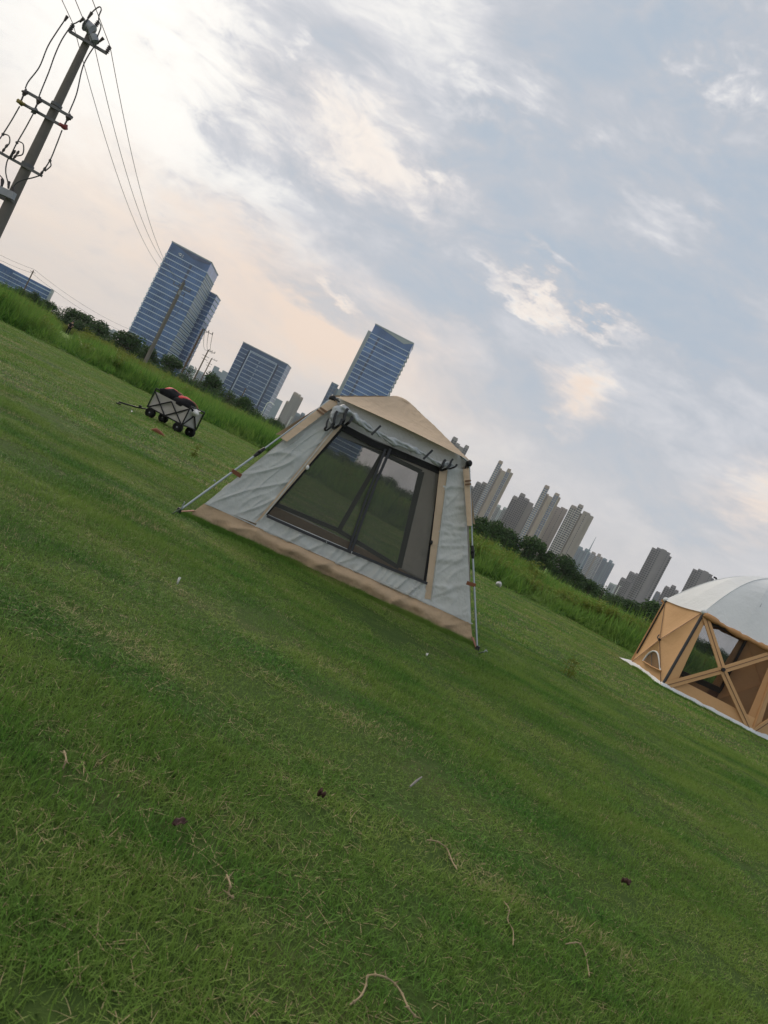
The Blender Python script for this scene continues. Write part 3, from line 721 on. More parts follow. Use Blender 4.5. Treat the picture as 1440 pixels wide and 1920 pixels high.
apartments(-462, -434, 80, 1250, [(W_, 1, .95, 0), (W_, .7, 1.03, 2), (B_, .5, .93, 0)], 'pale low block left of the pair of small distant utility poles', 'pale', 'winblue', grp=None)
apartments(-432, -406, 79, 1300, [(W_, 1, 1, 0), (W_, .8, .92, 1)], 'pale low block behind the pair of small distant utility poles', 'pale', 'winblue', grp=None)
apartments(-407, -379, 101, 1450, [(B_, 1, 1, 0), (B_, .6, .90, 2), (B_, 1, .99, 0)], 'plain grey blue tower touching the left side of the wide office block', 'bluegrey', grp=None)
apartments(-300, -263, 99, 1450, [(B_, 1, 1, 0), (B_, .5, .88, 2), (B_, 1, 1.0, 0)], 'plain grey blue tower just right of the wide office block', 'bluegrey', grp=None)
apartments(-257, -231, 124, 1250, [(W_, .4, .72, 2), (W_, .9, 1, 0), (G_, .4, 1.0, 1), (W_, .5, .96, 1)], 'tan apartment tower between the wide office block and the tent', 'tan3', grp=None)
apartments(-232, -214, 96, 1300, [(W_, 1, .9, 0), (W_, .8, 1, 1)], 'small bluish block right of the tan apartment tower', 'bluegrey', grp=None)

def copy_child(o, parent, loc):
    c = o.copy(); COL.objects.link(c); c.parent = parent; c.location = loc; return c
def glass_tower(p0, dirx, W, Dp, h, floors, label, slot=None, crownh=8, mat='glass', sidebands=True, bandh=.6, proud=.6, panel=None, group='blue glass office buildings'):
    """p0 front left corner, dirx unit along the front, body local: x along front, y back"""
    yaw = math.atan2(dirx.y, dirx.x)
    r = empty('glass_tower', (p0.x, p0.y, -.5), label, 'building', group, yaw)
    h = h+.5
    LB().box(0, W, 0, Dp, 0, h).build('glass_wall', M[mat], r)
    cw = h-crownh
    fh = cw/floors
    b = LB(); b.box(-.2, W+proud, -proud, -.02, 0, bandh)
    if sidebands: b.box(W+.02, W+proud, -.02, Dp, 0, bandh)
    first = b.build('floor_band', M['band'], r); first.location = (0, 0, fh)
    for k in range(2, floors+1): copy_child(first, r, (0, 0, fh*k))
    m = LB(); n = int(W/1.6)
    for k in range(1, n): m.box(W*k/n-.09, W*k/n+.09, -.22, -.01, 0, cw)
    n2 = int(W/1.1)
    for k in range(1, n2): m.box(W*k/n2-.12, W*k/n2+.12, -.4, -.01, cw+1.2, h-.6)
    m.build('mullions', M['mullion'], r, kind='stuff')
    if slot:
        s = LB(); s.box(W*slot-.9, W*slot+.9, -.45, -.021, 0, cw-.3); s.build('dark_recess', M['glass_dark'], r)
    c = LB(); c.box(-.25, W+.25, -.3, -.005, h-.7, h+.25); c.box(W+.005, W+.3, -.3, Dp, h-.7, h+.25); c.box(-.3, -.005, -.3, Dp, h-.7, h+.25); c.build('roof_parapet', M['sidepanel'], r)
    return r, h, fh
# tallest blue tower
Y = 587; x0, x1, h = span(-583, -504, 274, Y); d = Vector((math.cos(math.radians(8)), math.sin(math.radians(8)), 0))
p0 = Vector((x0, Y, 0))
rA, hA, fA = glass_tower(p0, d, (x1-x0)*1.02, 46, h, 20, 'tallest blue glass tower with pale floor bands, behind the tall bare utility pole', .62, 9)
WA = (x1-x0)*1.02
sp = LB(); 
for k in range(1, 20): sp.box(WA+.03, WA+.45, 1, 45, fA*k+1.6, fA*(k+1)-.8)
sp.build('side_panels', M['sidepanel'], rA, kind='stuff')
sl = LB(); sl.add([(WA*.12, -.5, hA-1.0), (WA*.98, -.5, hA-1.0), (WA*.98, -.5, hA-2.5), (WA*.6, -.5, hA-4.4), (WA*.12, -.1, hA-1.0), (WA*.98, -.1, hA-1.0), (WA*.98, -.1, hA-2.5), (WA*.6, -.1, hA-4.4)], [(0, 3, 2, 1), (4, 5, 6, 7), (0, 4, 7, 3), (3, 7, 6, 2), (2, 6, 5, 1), (1, 5, 4, 0)])
sl.build('slanted_fascia', M['glass_dark'], rA)
lg = LB()
for (a, b, c, e_) in ((.27, .325, -6.9, -6.3), (.27, .325, -5.6, -5.1), (.35, .365, -7.4, -6.6), (.35, .365, -6.0, -5.2), (.25, .26, -6.2, -5.2)): lg.box(WA*a, WA*b, -.75, -.41, hA+c, hA+e_)
lg.build('roof_sign', M['white'], rA)
notch = LB()
for k in range(1, 20): notch.box(-.45, .9, -.9, -.42, fA*k+1.6, fA*k+3.2)
notch.build('corner_vents', M['band'], rA, kind='stuff')
Y = 640; x0, x1, h = span(-500, -464, 222, Y)
rA2, hA2, fA2 = glass_tower(Vector((x0, Y, 0)), Vector((1, .1, 0)).normalized(), x1-x0, 22, h, 18, 'lower blue glass wing standing close behind the tallest blue tower', None, 4)
# wide office block
Y = 747; x0, x1, h = span(-379, -286, 166, Y); WB = x1-x0
rB, hB, fB = glass_tower(Vector((x0, Y, 0)), Vector((1, 0, 0)), WB, 24, h, 13, 'wide slate blue office block between the utility poles and the curved lamp', None, 6, 'glass_b', True, .5, .4)
pn = LB(); z0 = fB*3; z1 = hB-5
pn.box(WB*.21, WB*.215+.6, -1.6, -.45, z0, z1); pn.box(WB*.80, WB*.80+.6, -1.6, -.45, z0, z1); pn.box(WB*.21, WB*.80+.6, -1.6, -.45, z1, z1+.7); pn.box(WB*.21, WB*.80+.6, -1.6, -.45, z0-.7, z0)
pn.build('facade_frame', M['band'], rB)
gp = LB(); gp.box(WB*.22+.6, WB*.80, -.9, -.46, z0, z1); gp.build('glass_panel', M['glass_b'], rB)
b0 = LB().box(WB*.22+.62, WB*.80-.02, -1.3, -.92, 0, .55).build('floor_band', M['band'], rB)
b0.location = (0, 0, z0+fB)
for k in range(2, int((z1-z0)/fB)+1): copy_child(b0, rB, (0, 0, z0+fB*k))
ds = LB()
ds.box(WB*.175, WB*.205, -.6, -.43, 0, hB-5); ds.box(WB*.82, WB*.85, -.6, -.43, 0, hB-5); ds.build('dark_recess', M['glass_dark'], rB)
wsn = LB()
for k in range(9): wsn.box(WB*.47, WB*.485, -1.5, -1.31, z0+fB*k+2.2, z0+fB*k+3.6)
wsn.build('pale_vents', M['band'], rB, kind='stuff')  # small vents in the same pale colour as the floor bands
# tower above the tent roof
Y = 650; x0, x1, h = span(-173, -93, 308, Y); WC = x1-x0
rC, hC, fC = glass_tower(Vector((x0, Y, 0)), Vector((1, 0.02, 0)).normalized(), WC, 30, h, 27, 'dark blue glass tower rising straight above the beige tent roof', .22, 9)
sl = LB(); sl.add([(WC*.15, -.5, hC-.9), (WC*.99, -.5, hC-.9), (WC*.8, -.5, hC-4.5), (WC*.15, -.1, hC-.9), (WC*.99, -.1, hC-.9), (WC*.8, -.1, hC-4.5)], [(0, 2, 1), (3, 4, 5), (0, 3, 5, 2), (2, 5, 4, 1), (1, 4, 3, 0)])
sl.build('slanted_fascia', M['sidepanel'], rC)
lf = LB(); lf.box(-3.4, -.01, 3, 26, 0, hC-7); lf.build('side_wing', M['sidepanel'], rC)
lb_ = LB()
for k in range(1, 27): lb_.box(WC+.82, WC+1.8, 0, 4, fC*k-.2, fC*k+1.3)
lb_.build('corner_fins', M['sidepanel'], rC, kind='stuff')
Y = 720; x0, x1, h = span(-196, -176, 176, Y)
apartments(-197, -176, 174, 720, [(G_, 1, 1, 0), (B_, .5, .95, 1)], 'small dark glass block peeping out left of the tower above the tent', 'bluegrey', 'winblue', grp=None, crown=False)
# far left low block
Y = 600
x0, x1, h = span(-905, -744, 93, Y); WD = x1-x0
rD = empty('office_block', (x0, Y, -.5), 'low long blue office building at the far left behind trees', 'building', None, .42)
WD = 59.6
LB().box(0, WD, 0, 25, 0, h+.5).build('glass_wall', M['glass'], rD)
LB().box(WD*.5, WD+.6, -.6, -.02, h-2.4, h-1.6).build('roof_edge', M['band'], rD)
LB().box(WD*.99+.1, WD+.9, -.5, 25.2, 0, h+.9).build('end_wall', M['sidepanel'], rD)
fb = LB().box(0, WD-.5, -.5, -.02, 0, .5).build('floor_band', M['band'], rD); fb.location = (0, 0, 3)
for k in range(1, 4): copy_child(fb, rD, (0, 0, 3+3.3*k))
fr = LB(); 
for k in range(26): fr.box(WD*k/26-.1, WD*k/26+.1, -.3, -.01, 0, h-2.5)
fr.build('mullions', M['mullion'], rD, kind='stuff')
# mast
p = lev(376, 138, 1450)
mb = LB(); mb.tube([(0, 0, -.5), (0, 0, p.z*.72), (0, 0, p.z)], [1.6, 1.1, .25], 6)
r = empty('radio_mast', (p.x, 1450, 0), 'thin needle mast rising above the long row of far towers', 'mast'); mb.build('shaft', M['bluegrey'], r)
LB().box(-2, 2, -2, 2, p.z*.66, p.z*.69).build('platform', M['bluegrey'], r)

# ------------------------------------------------------------------ utility poles and cables
def stackins(m, base, top, n=4, r=.06):
    base = Vector(base); top = Vector(top); pts_ = []; rs_ = []
    for k in range(n*2+1):
        pts_.append(base.lerp(top, k/(n*2))); rs_.append(r if k % 2 else r*.5)
    m.tube(pts_, rs_, 8)
YP = 28.0; S = 1/4.467
def zp(x, y, dy=0): return at(x*S, y*S, YP+dy)
top = zp(785, 232); pole_xy = (top.x, YP)
r1 = empty('utility_pole', (top.x, YP, 0), 'large near concrete utility pole with crossarms, fuses and cables at upper left', 'utility pole', 'utility poles of one power line')
MB().tube([(top.x, YP, -.3), (top.x, YP, 5), (top.x, YP, top.z)], [.235, .19, .125], 16).build('pole', M['concrete'], r1)
arms = [((580, 262), (893, 447)), ((215, 765), (605, 985)), ((165, 855), (550, 1072)), ((-330, 1095), (350, 1472))]
for i, (a, b) in enumerate(arms):
    A_, B2 = zp(*a, -.22), zp(*b, -.22)
    MB().bar(A_, B2, .10, .09).build('crossarm', M['steel'], r1)
m = MB(); stackins(m, zp(585, 258, -.22), zp(614, 203, -.22), 4, .085); m.build('insulator', M['ceramic'], r1)
m = MB(); stackins(m, zp(890, 442, -.22), zp(922, 388, -.22), 4, .085); m.build('insulator', M['ceramic'], r1)
m = MB(); stackins(m, zp(792, 228), zp(828, 178), 4, .085); m.build('insulator', M['ceramic'], r1)
MB().tube([zp(722, 205, -.15), zp(775, 255, -.15)], .20, 14).build('surge_drum', M['drum'], r1)
MB().tube([zp(783, 300, -.2), zp(795, 355, -.2)], .16, 12).build('surge_drum', M['drum'], r1)
MB().bar(zp(705, 175, -.2), zp(745, 215, -.2), .05).build('bracket', M['steel'], r1)
cut = [((205, 775), (172, 858), 'yellowp'), ((325, 845), (285, 928), 'steel'), ((573, 985), (533, 1062), 'redp')]
for (a, b, c) in cut:
    A_, B2 = zp(*a, -.35), zp(*b, -.35)
    m = MB(); m.tube([A_, A_.lerp(B2, .3)], [.07, .05], 8); m.tube([A_.lerp(B2, .2), B2], .03, 6); m.ball(A_, .085, 8, 6, (1.3, 1, .8), .7, a[0]); m.tube([A_ + Vector((0, 0, .15)), A_], [.03, .06], 6)
    f_ = m.build('fuse', M['ceramic'], r1)
    MB().ball(B2, .10, 9, 7, (1.5, 1, .8), 1.0, b[0]*.1).build('fuse_cap', M[c], f_ if False else r1)
for (x, y) in ((100, 1300), (130, 1305), (355, 1440), (-100, 1190), (35, 1250)):
    m = MB(); q = zp(x, y, -.3); stackins(m, q-Vector((.02, 0, .12)), q+Vector((.04, 0, .22)), 2, .05); m.build('arrester', M['ceramic'], r1)
for (x, y) in ((25, 1125), (142, 1195), (420, 1345)): MB().ball(zp(x, y, -.3), .055, 8, 6).build('clamp', M['ceramic'], r1)
MB().bar(zp(-260, 1480, -.3), zp(118, 1645, -.3), .22, .26).build('platform_beam', M['drum'], r1)
MB().bar(zp(-260, 1520, .3), zp(118, 1700, .3), .12, .16).build('platform_beam', M['steel'], r1)
MB().bar(zp(60, 1650, -.3), zp(130, 1697, -.3), .08, .08).build('bracket', M['steel'], r1)
MB().tube([(top.x-.0, YP, zp(430, 860).z-.05), (top.x, YP, zp(430, 860).z+.05)], .20, 14).build('pole_band', M['steel'], r1)
MB().tube([(top.x-.0, YP, zp(240, 1390).z-.05), (top.x, YP, zp(240, 1390).z+.05)], .225, 14).build('pole_band', M['steel'], r1)
leads = [[(555, 150), (480, 260), (400, 390), (330, 560), (240, 680), (212, 740)], [(700, 155), (640, 190), (600, 215), (520, 330), (460, 460), (410, 600), (345, 760), (325, 815)],
 [(860, 325), (790, 390), (715, 510), (680, 610), (640, 790), (575, 950)], [(165, 890), (90, 1020), (0, 1160), (-80, 1270)], [(280, 950), (215, 1070), (140, 1200), (95, 1290), (60, 1350), (48, 1440), (70, 1540)],
 [(520, 1090), (470, 1220), (420, 1340), (350, 1450)], [(350, 1465), (270, 1490), (200, 1505), (130, 1540), (108, 1600)], [(25, 1120), (75, 1140), (78, 1200), (30, 1255)], [(150, 1180), (195, 1210), (190, 1290), (135, 1308)],
 [(420, 1350), (425, 1390), (375, 1435)], [(745, 145), (700, 205), (690, 240), (705, 255), (715, 230)], [(715, 195), (770, 105), (830, 58), (848, 80), (830, 130), (828, 180), (845, 225), (815, 310)], [(-30, 1440), (30, 1510), (10, 1580)]]
for ld in leads:
    MB().tube(catmull([zp(x, y, -.35) for x, y in ld], 6), .022, 6).build('lead_cable', M['wire'], r1)
for (x, y, x2, y2) in ((565, 135, 540, 175), (705, 150, 665, 185), (770, 105, 735, 155), (868, 318, 830, 350), (75, 1520, 70, 1580), (20, 1500, 12, 1560), (110, 1570, 105, 1610)):
    MB().tube([zp(x, y, -.35), zp(x2, y2, -.35)], [.06, .035], 8).build('clamp', M['ceramic'], r1)

def crossarm_set(m_parts, parent, z, half, yaw, armw=.1, ins=(-.95, -.35, .35, .95)):
    dx, dy = math.cos(yaw), math.sin(yaw)
    LB().bar((-half*dx, -half*dy, z), (half*dx, half*dy, z), armw).build('crossarm', M['steel'], parent)
    for k in ins:
        m = LB(); stackins(m, (k*half*dx, k*half*dy, z), (k*half*dx, k*half*dy, z+.32), 2, .07); m.build('insulator', M['ceramic'], parent)
pole_defs = [ # px top, depth, label, arms
 (345, 530, 93, 'tall bare utility pole standing in front of the tallest blue tower', 'big'),
 (381, 617, 165, 'slim utility pole just right of the tallest blue tower', 'side'),
 (391, 656, 243, 'left one of the two small utility poles before the pale blocks', 'side2'),
 (397, 672, 300, 'right one of the two small utility poles before the pale blocks', 'side2')]
ptop = {}
for i, (px, py, Y, lab, kd) in enumerate(pole_defs):
    t = at(px, py, Y); H = t.z+.35
    r = empty('utility_pole', (t.x, Y, -.35), lab, 'utility pole', 'utility poles of one power line')
    rr = (.26, .2) if kd == 'big' else (.24, .2)
    LB().tube([(0, 0, -.2), (0, 0, H)], [rr[0], rr[1]], 10).build('pole', M['rust' if kd != 'big' else 'concrete'], r)
    if kd == 'big':
        crossarm_set(None, r, H-.7, 1.15, 0); crossarm_set(None, r, H-1.4, .7, .5, .08, (.9,))
        m = LB(); m.tube([(.1, -.15, H-1.6), (.1, -.15, H-1.0)], .13, 10); m.build('surge_drum', M['drum'], r)
        m = LB(); stackins(m, (0, 0, H), (0, 0, H+.35), 2, .07); m.build('insulator', M['ceramic'], r)
        m = LB(); m.tube(catmull([(.7, -.2, H-1.2), (1.0, -.2, H-2.6), (.75, -.2, H-4.4), (.3, -.2, H-5)], 5), .02, 5); m.build('lead_cable', M['wire'], r)
    elif kd == 'side':
        LB().bar((0, 0, H-.15), (2.3, 0, H-.15), .13).build('crossarm', M['steel'], r); LB().bar((0, 0, H-1.0), (1.1, 0, H-.25), .08).build('brace', M['steel'], r)
        for k in (.3, 1.25, 2.2):
            m = LB(); stackins(m, (k, 0, H-.1), (k, 0, H+.35), 2, .09); m.build('insulator', M['ceramic'], r)
    else:
        LB().bar((-.2, 0, H-.15), (2.3, 0, H-.15), .15).build('crossarm', M['steel'], r); LB().bar((-1.1, 0, H-2.2), (1.3, 0, H-2.2), .15).build('crossarm', M['steel'], r); LB().bar((-.9, 0, H-3.2), (1.1, 0, H-3.2), .13).build('crossarm', M['steel'], r)
        for k in (.2, 1.2, 2.2):
            m = LB(); stackins(m, (k, 0, H-.1), (k, 0, H+.4), 2, .11); m.build('insulator', M['ceramic'], r)
    ptop[i] = t
def span_pts(a, b, sag, n=26):
    return [a.lerp(b, k/n) - Vector((0, 0, 4*sag*(k/n)*(1-k/n))) for k in range(n+1)]
W1 = [zp(612, 200, -.22), zp(790, 385, -.2), zp(922, 388, -.22)]
P2 = ptop[0]; W2 = [P2+Vector((-1.05, 0, -.4)), P2+Vector((0, 0, .35)), P2+Vector((1.05, 0, -.4))]
W0 = [Vector((-1.9, -37, 10.6)), Vector((-1.3, -37, 11.3)), Vector((-.6, -37, 10.9))]
nm = ['leftmost', 'middle', 'rightmost']
for i in range(3):
    sg = 1.5 if i == 0 else 1.8
    MB().tube(span_pts(W0[i], W1[i], .6, 20) + span_pts(W1[i], W2[i], sg, 26)[1:], .014, 5).build('power_cable', M['wire'], None, 'thin %s cable of the three hanging from the large utility pole towards the blue tower' % nm[i], 'cable', 'cables of the power line', None, W1[i])
q2 = ptop[1]; q3 = ptop[2]
for i, k in enumerate((.3, 1.25, 2.2)):
    MB().tube(span_pts(q2+Vector((k, 0, .35)), q3+Vector((k-.1, 0, .35)), 2.2, 14), .05, 4).build('power_cable', M['wire'], None, 'faint %s cable looping between the slim utility pole and the next small one' % nm[i], 'cable', 'cables of the power line', None, q2)
# far line on the left
pt = at(63, 507, 210); r = empty('utility_pole', (pt.x, 210, -.3), 'tiny distant pole standing against the roof of the low blue building', 'utility pole')
LB().tube([(0, 0, 0), (0, 0, pt.z+.3)], .16, 8).build('pole', M['rust'], r); LB().bar((-.8, 0, pt.z-.2), (.8, 0, pt.z-.2), .12).build('crossarm', M['steel'], r)
for i, (pa, pb, pc) in enumerate((((-40, 455, 200), (64, 505, 210), (262, 625, 280)), ((-40, 465, 200), (60, 512, 210), (255, 632, 280)))):
    a, b, c = at(*pa), at(*pb), at(*pc)
    MB().tube(span_pts(a, b, .5, 10)+span_pts(b, c, 1.6, 16)[1:], .035, 4).build('power_cable', M['wire'], None, '%s of the two hair thin far wires crossing the sky at left' % ('upper', 'lower')[i], 'cable', None, None, b)
# small pole in front of office block
t = at(461, 728, 300); r = empty('utility_pole', (t.x, 300, -.3), 'small dark pole in front of the wide office block', 'utility pole'); LB().tube([(0, 0, 0), (0, 0, t.z+.3)], .2, 8).build('pole', M['rust'], r); LB().bar((-.9, 0, t.z), (.9, 0, t.z), .15).build('crossarm', M['steel'], r)

# street lamps
def lamp(pb, pt_, Y, label, arm):
    a = at(*pb, Y); b = at(*pt_, Y); H = b.z+.3
    r = empty('street_lamp', (a.x, Y, -.3), label, 'street lamp', 'white street lamps')
    if arm:
        LB().tube(catmull([(0, 0, 0), (0, 0, H*.8), (.25, 0, H*.94), (1.0, 0, H), (1.7, 0, H-.15)], 6), .13, 8).build('post', M['lamp_white'], r)
        LB().box(1.5, 2.3, -.2, .2, H-.35, H-.12).build('lamp_head', M['lamp_white'], r)
    else:
        LB().tube([(0, 0, 0), (0, 0, H)], [.13, .08], 8).build('post', M['lamp_white'], r)
        LB().box(-.15, .6, -.12, .12, H-.02, H+.1).build('lamp_head', M['lamp_white'], r)
lamp((483, 792), (499, 750), 240, 'white street lamp with a curved arm before the wide office block', True)
lamp((952, 1040), (962, 1020), 240, 'thin white lamp post among the trees right of the tent', False)
lamp((1143, 1135), (1158, 1097), 240, 'thin white lamp post right of the long row of far towers', False)
lamp((535, 805), (546, 782), 260, 'thin pale lamp post beside the left pole side of the tent', False)

# ------------------------------------------------------------------ the main tent
LE = at(627, 748, LF.y+.62); RE = at(876, 866, RF.y+.36)
BLE = LE + tn*1.22 + tdir*.04; BRE = RE + tn*1.22 - tdir*.06
APX = at(757, 748, (LE.y+RE.y)/2+.58)
tent = empty('camping_tent', ((BL.x+BR.x+BBL.x+BBR.x)/4, (BL.y+BR.y+BBL.y+BBR.y)/4, 0), 'beige and grey cabin tent with black mesh door, pitched in the middle of the lawn', 'tent')
LBF = LF + tn*2.85 + tdir*.1; RBF = RF + tn*2.5 - tdir*.1
# front plane
mid_e = (LE+RE)/2 + Vector((0, .0, 0))
FN = (BR-BL).cross(mid_e-BL).normalized()      # points to the back
if FN.y < 0: FN = -FN
def fp(px, py, off=0.0):     # point on the front wall, off>0 = towards the outside
    return onplane(px, py, BL, FN) - FN*off
def fsheet(a, b, c, d, nx, ny, amp, seed, off=0.0, dirx=(1, 1, 1), name='panel', mat='grey', bulge=0.0, edge=.25, label=None, parent=None):
    A_, B2, C2, D2 = fp(*a), fp(*b), fp(*c), fp(*d)
    m = sheet(A_, B2, C2, D2, nx, ny, amp, seed, dirx, off, edge, bulge)
    return m.build(name, M[mat], parent or tent, label)
fsheet((383, 945), (486, 984), (640, 785), (611, 762), 60, 80, .034, 1.0, .0, (2.2, 1, 1.6), 'front_panel', 'grey', label='grey left front panel')
fsheet((801, 1132), (883, 1170), (871, 880), (829, 872), 50, 80, .034, 2.0, .0, (1.6, 1, 1.8), 'front_panel', 'grey', label='grey right front panel')
fsheet((608, 806), (846, 893), (887, 863), (640, 741), 60, 12, .018, 3.0, -.03, (1, 1, 2.5), 'gable_panel', 'grey')
fsheet((476, 990), (806, 1136), (806, 1096), (496, 962), 110, 18, .06, 4.0, .004, (2.5, 1, 1.0), 'sill_panel', 'grey', bulge=.01, label='wrinkled silver grey strip under the door')
# beige skirt
def skirt(name, A_, B2, C2, D2, seed, nrm):
    def fn(s, t):
        p = bil(A_, B2, C2, D2, s, t)
        bl = math.sin(math.pi*min(1, max(0, s)))**.6
        e = min(1, min(s, 1-s)*8)
        k = (wrinkle(p, seed, 1, (1.1, 1, .8)) + .5*noise.noise(p*3.1) + .5*noise.noise(Vector((p.x*9, p.y*3, p.z*14))))*.045 + .045*math.sin(math.pi*t)*bl + .05*(1-t)*bl
        q = p + nrm*k*(e*.9+.1)
        if t == 0: q.z = max(0.0, q.z - .015 - .012*noise.noise(Vector((s*14, seed, 0)))) 
        return q
    return MB().grid(fn, 110, 14).build(name, M['beige_floor'], tent)
skirt('skirt', fp(360, 961), fp(886, 1203), fp(883, 1168), fp(383, 944), 11.0, -FN)
# trims beside door
fsheet((476, 982), (497, 966), (645, 795), (626, 800), 6, 40, .012, 5.0, .014, (1, 1, 1.6), 'door_trim', 'beige')
fsheet((795, 1122), (806, 1124), (838, 882), (823, 878), 6, 40, .012, 6.0, .014, (1, 1, 1.6), 'door_trim', 'beige')
# front net door
m = sheet(fp(496, 967), fp(797, 1096), fp(829, 880), fp(640, 795), 20, 20, .008, 7.0, off=-.006); m.build('mesh_door', M['net'], tent)
def tapes(name, pts_, wpx, mat, off=.012, parent=None):
    m = MB(); P_ = [fp(x, y, off) for x, y in pts_]
    for a, b in zip(P_[:-1], P_[1:]): m.bar(a, b, wpx/1440*6, .006, FN)
    return m.build(name, M[mat], parent or tent)
tapes('zipper', [(498, 968), (575, 1002), (655, 1036)], 5, 'black_tape', .045); tapes('zipper', [(657, 1036), (730, 1067), (797, 1094)], 5, 'black_tape', .045)
tapes('zipper_flap', [(731, 842), (704, 905), (680, 970), (657, 1036)], 5, 'black_tape', .014)
tapes('zipper_flap', [(722, 842), (697, 905), (673, 970), (652, 1034)], 4.5, 'black_tape', .010)
tapes('mesh_hem', [(640, 803), (610, 838), (566, 885), (498, 964)], 7, 'net_tape', .002); tapes('mesh_hem', [(640, 800), (700, 832), (760, 856), (826, 884)], 13, 'net_tape', .002); tapes('mesh_hem', [(826, 884), (811, 990), (796, 1092)], 5, 'net_tape', .002)
MB().ball(fp(656, 1036, .03), .012, 8, 6).build('zip_pull', M['white'], tent)
MB().ball(fp(575, 877, .02), .014, 8, 6, (1, 1, 1.4)).build('toggle', M['white'], tent); MB().ball(fp(806, 1018, .02), .014, 8, 6, (1, 1, 1.6)).build('toggle', M['black_plastic'], tent)
for pts_s in (((486, 978), (638, 788)), ((838, 884), (808, 1128)), ((384, 944), (883, 1169))):
    tapes('seam', pts_s, 1.6, 'seam' if False else 'grey', .030 if pts_s[0][0] == 384 else .020)
MB().bar(fp(640, 1004, .05), fp(668, 1016, .05), .004, .03, FN).build('care_label', M['white'], tent) if False else None
# back wall
BN_P = BBL; BNn = (BBR-BBL).cross(((BLE+BRE)/2)-BBL).normalized()
if BNn.y < 0: BNn = -BNn
def bp(px, py, off=0.0): return onplane(px, py, BN_P, BNn) - BNn*off
q = [bp(516, 944), bp(748, 1063), bp(790, 884), bp(630, 810)]      # window hole of the back wall, A B C D
WA_, WB_, WC_, WD_ = BBL, BBR, BRE, BLE
for nm_, quad, sd_ in (('back_panel', (WA_, q[0], q[3], WD_), 1), ('back_panel', (q[1], WB_, WC_, q[2]), 2), ('back_panel', (q[3], q[2], WC_, WD_), 3)):
    sheet(*quad, 16, 16, .02, 20+sd_).build(nm_, M['grey'], tent)
zb = Vector((0, 0, .20))
sheet(WA_, WB_, WB_+zb*.5, WA_+zb*.5, 40, 6, .02, 25).build('skirt', M['beige_floor'], tent)
sheet(WA_+zb*.5, WB_+zb*.5, q[1], q[0], 30, 6, .012, 26).build('back_panel', M['grey'], tent)
sheet(*q, 10, 10, .006, 27).build('back_mesh', M['net2'], tent)
def btape(pts_, wpx, off=.01):
    m = MB(); P_ = [bp(x, y, off) for x, y in pts_]
    for a, b in zip(P_[:-1], P_[1:]): m.bar(a, b, wpx/1440*7.8, .008, BNn)
    m.build('window_tape', M['black_tape'], tent)
btape([(516, 944), (632, 992), (748, 1063)], 9); btape([(790, 884), (772, 960), (748, 1063)], 11); btape([(630, 810), (710, 846), (790, 884)], 8); btape([(719, 848), (680, 915), (636, 992)], 9); btape([(516, 944), (630, 810)], 9)
# side walls
for s_, (a, b, c, d) in enumerate(((BBL, BL, LE, BLE), (BR, BBR, BRE, RE))):
    sheet(a, b, c, d, 40, 40, .02, 30+s_, (1, 1, 1.5)).build('side_panel', M['grey'], tent)
# floor
sheet(BL+tn*.02, BR+tn*.02, BBR, BBL, 20, 20, .01, 40).build('groundsheet', M['beige_floor'], tent)
# roof canopy
def roof(name, A_, B2, seed, over):
    """one slope of the roof from the eave A-B up to a rounded peak"""
    c = (LE+RE+BLE+BRE)/4; ctr = Vector((APX.x, APX.y, APX.z)); outv = ((A_+B2)/2 - c); outv.z = 0; outv.normalize()
    def fn(s, t):
        e = A_.lerp(B2, s); lift = .012*math.sin(math.pi*s)
        e = e + outv*over + Vector((0, 0, .015+lift))
        hub = ctr + (e-ctr)*.10; hub.z = ctr.z - .012
        p = e.lerp(hub, t)
        sag = -.035*math.sin(math.pi*t)*math.sin(math.pi*s)
        p.z += sag
        p += (outv+Vector((0, 0, 1)))*.007*wrinkle(Vector((p.x, p.y, p.z*.6)), seed, 1, (3, 3, .6))*min(1, t*5)
        return p
    return MB().grid(fn, 50, 34).build(name, M['beige'], tent)
ov = .06
roof('roof_panel', LE-tdir*.0, RE+tdir*.0, 50, ov); roof('roof_panel', RE, BRE, 51, ov*.5); roof('roof_panel', BRE, BLE, 52, ov); roof('roof_panel', BLE, LE, 53, ov*.5)
MB().ball(APX+Vector((0, 0, -.03)), .085, 14, 8, (1.2, 1.2, .38)).build('roof_cap', M['beige'], tent)
# side fly panels along the upper poles
for (e1, f1, e2, f2, k1, k2, sd_) in ((LE, LF, BLE, LBF, .36, .34, 60), (RE, RF, BRE, RBF, .33, .33, 61)):
    a = e1.lerp(f1, k1); b = e2.lerp(f2, k2)
    outv = -tdir if sd_ == 60 else tdir
    a = a+outv*.05; b = b+outv*.05; e1 = e1+outv*.012; e2 = e2+outv*.012
    sheet(b, a, e1, e2, 30, 20, .02, sd_, (1, 1, 2)).build('side_flap', M['beige'], tent)
def cuff(pts_, Yo, straps):
    def P3(x, y):
        k = (y-pts_[2][1])/(pts_[1][1]-pts_[2][1])*.36; return at(x, y, Yo[0].lerp(Yo[1], max(0, k)).y-.035)
    A_, B2, C2, D2 = [P3(*q_) for q_ in pts_]
    m = sheet(A_, B2, C2, D2, 6, 30, .012, 62+pts_[0][0], (1, 1, 3)); m.build('pole_cuff', M['beige'], tent)
    for k in straps: MB().bar(bil(A_, B2, C2, D2, 0, k)-FN*.02, bil(A_, B2, C2, D2, 1, k)-FN*.02, .014, .004, FN).build('cuff_strap', M['seam'], tent)
cuff([(526, 821), (538, 828), (634, 757), (621, 748)], (LE, LF), (.70, .76))
cuff([(876, 986), (885, 986), (880, 878), (868, 880)], (RE, RF), (.72, .78))
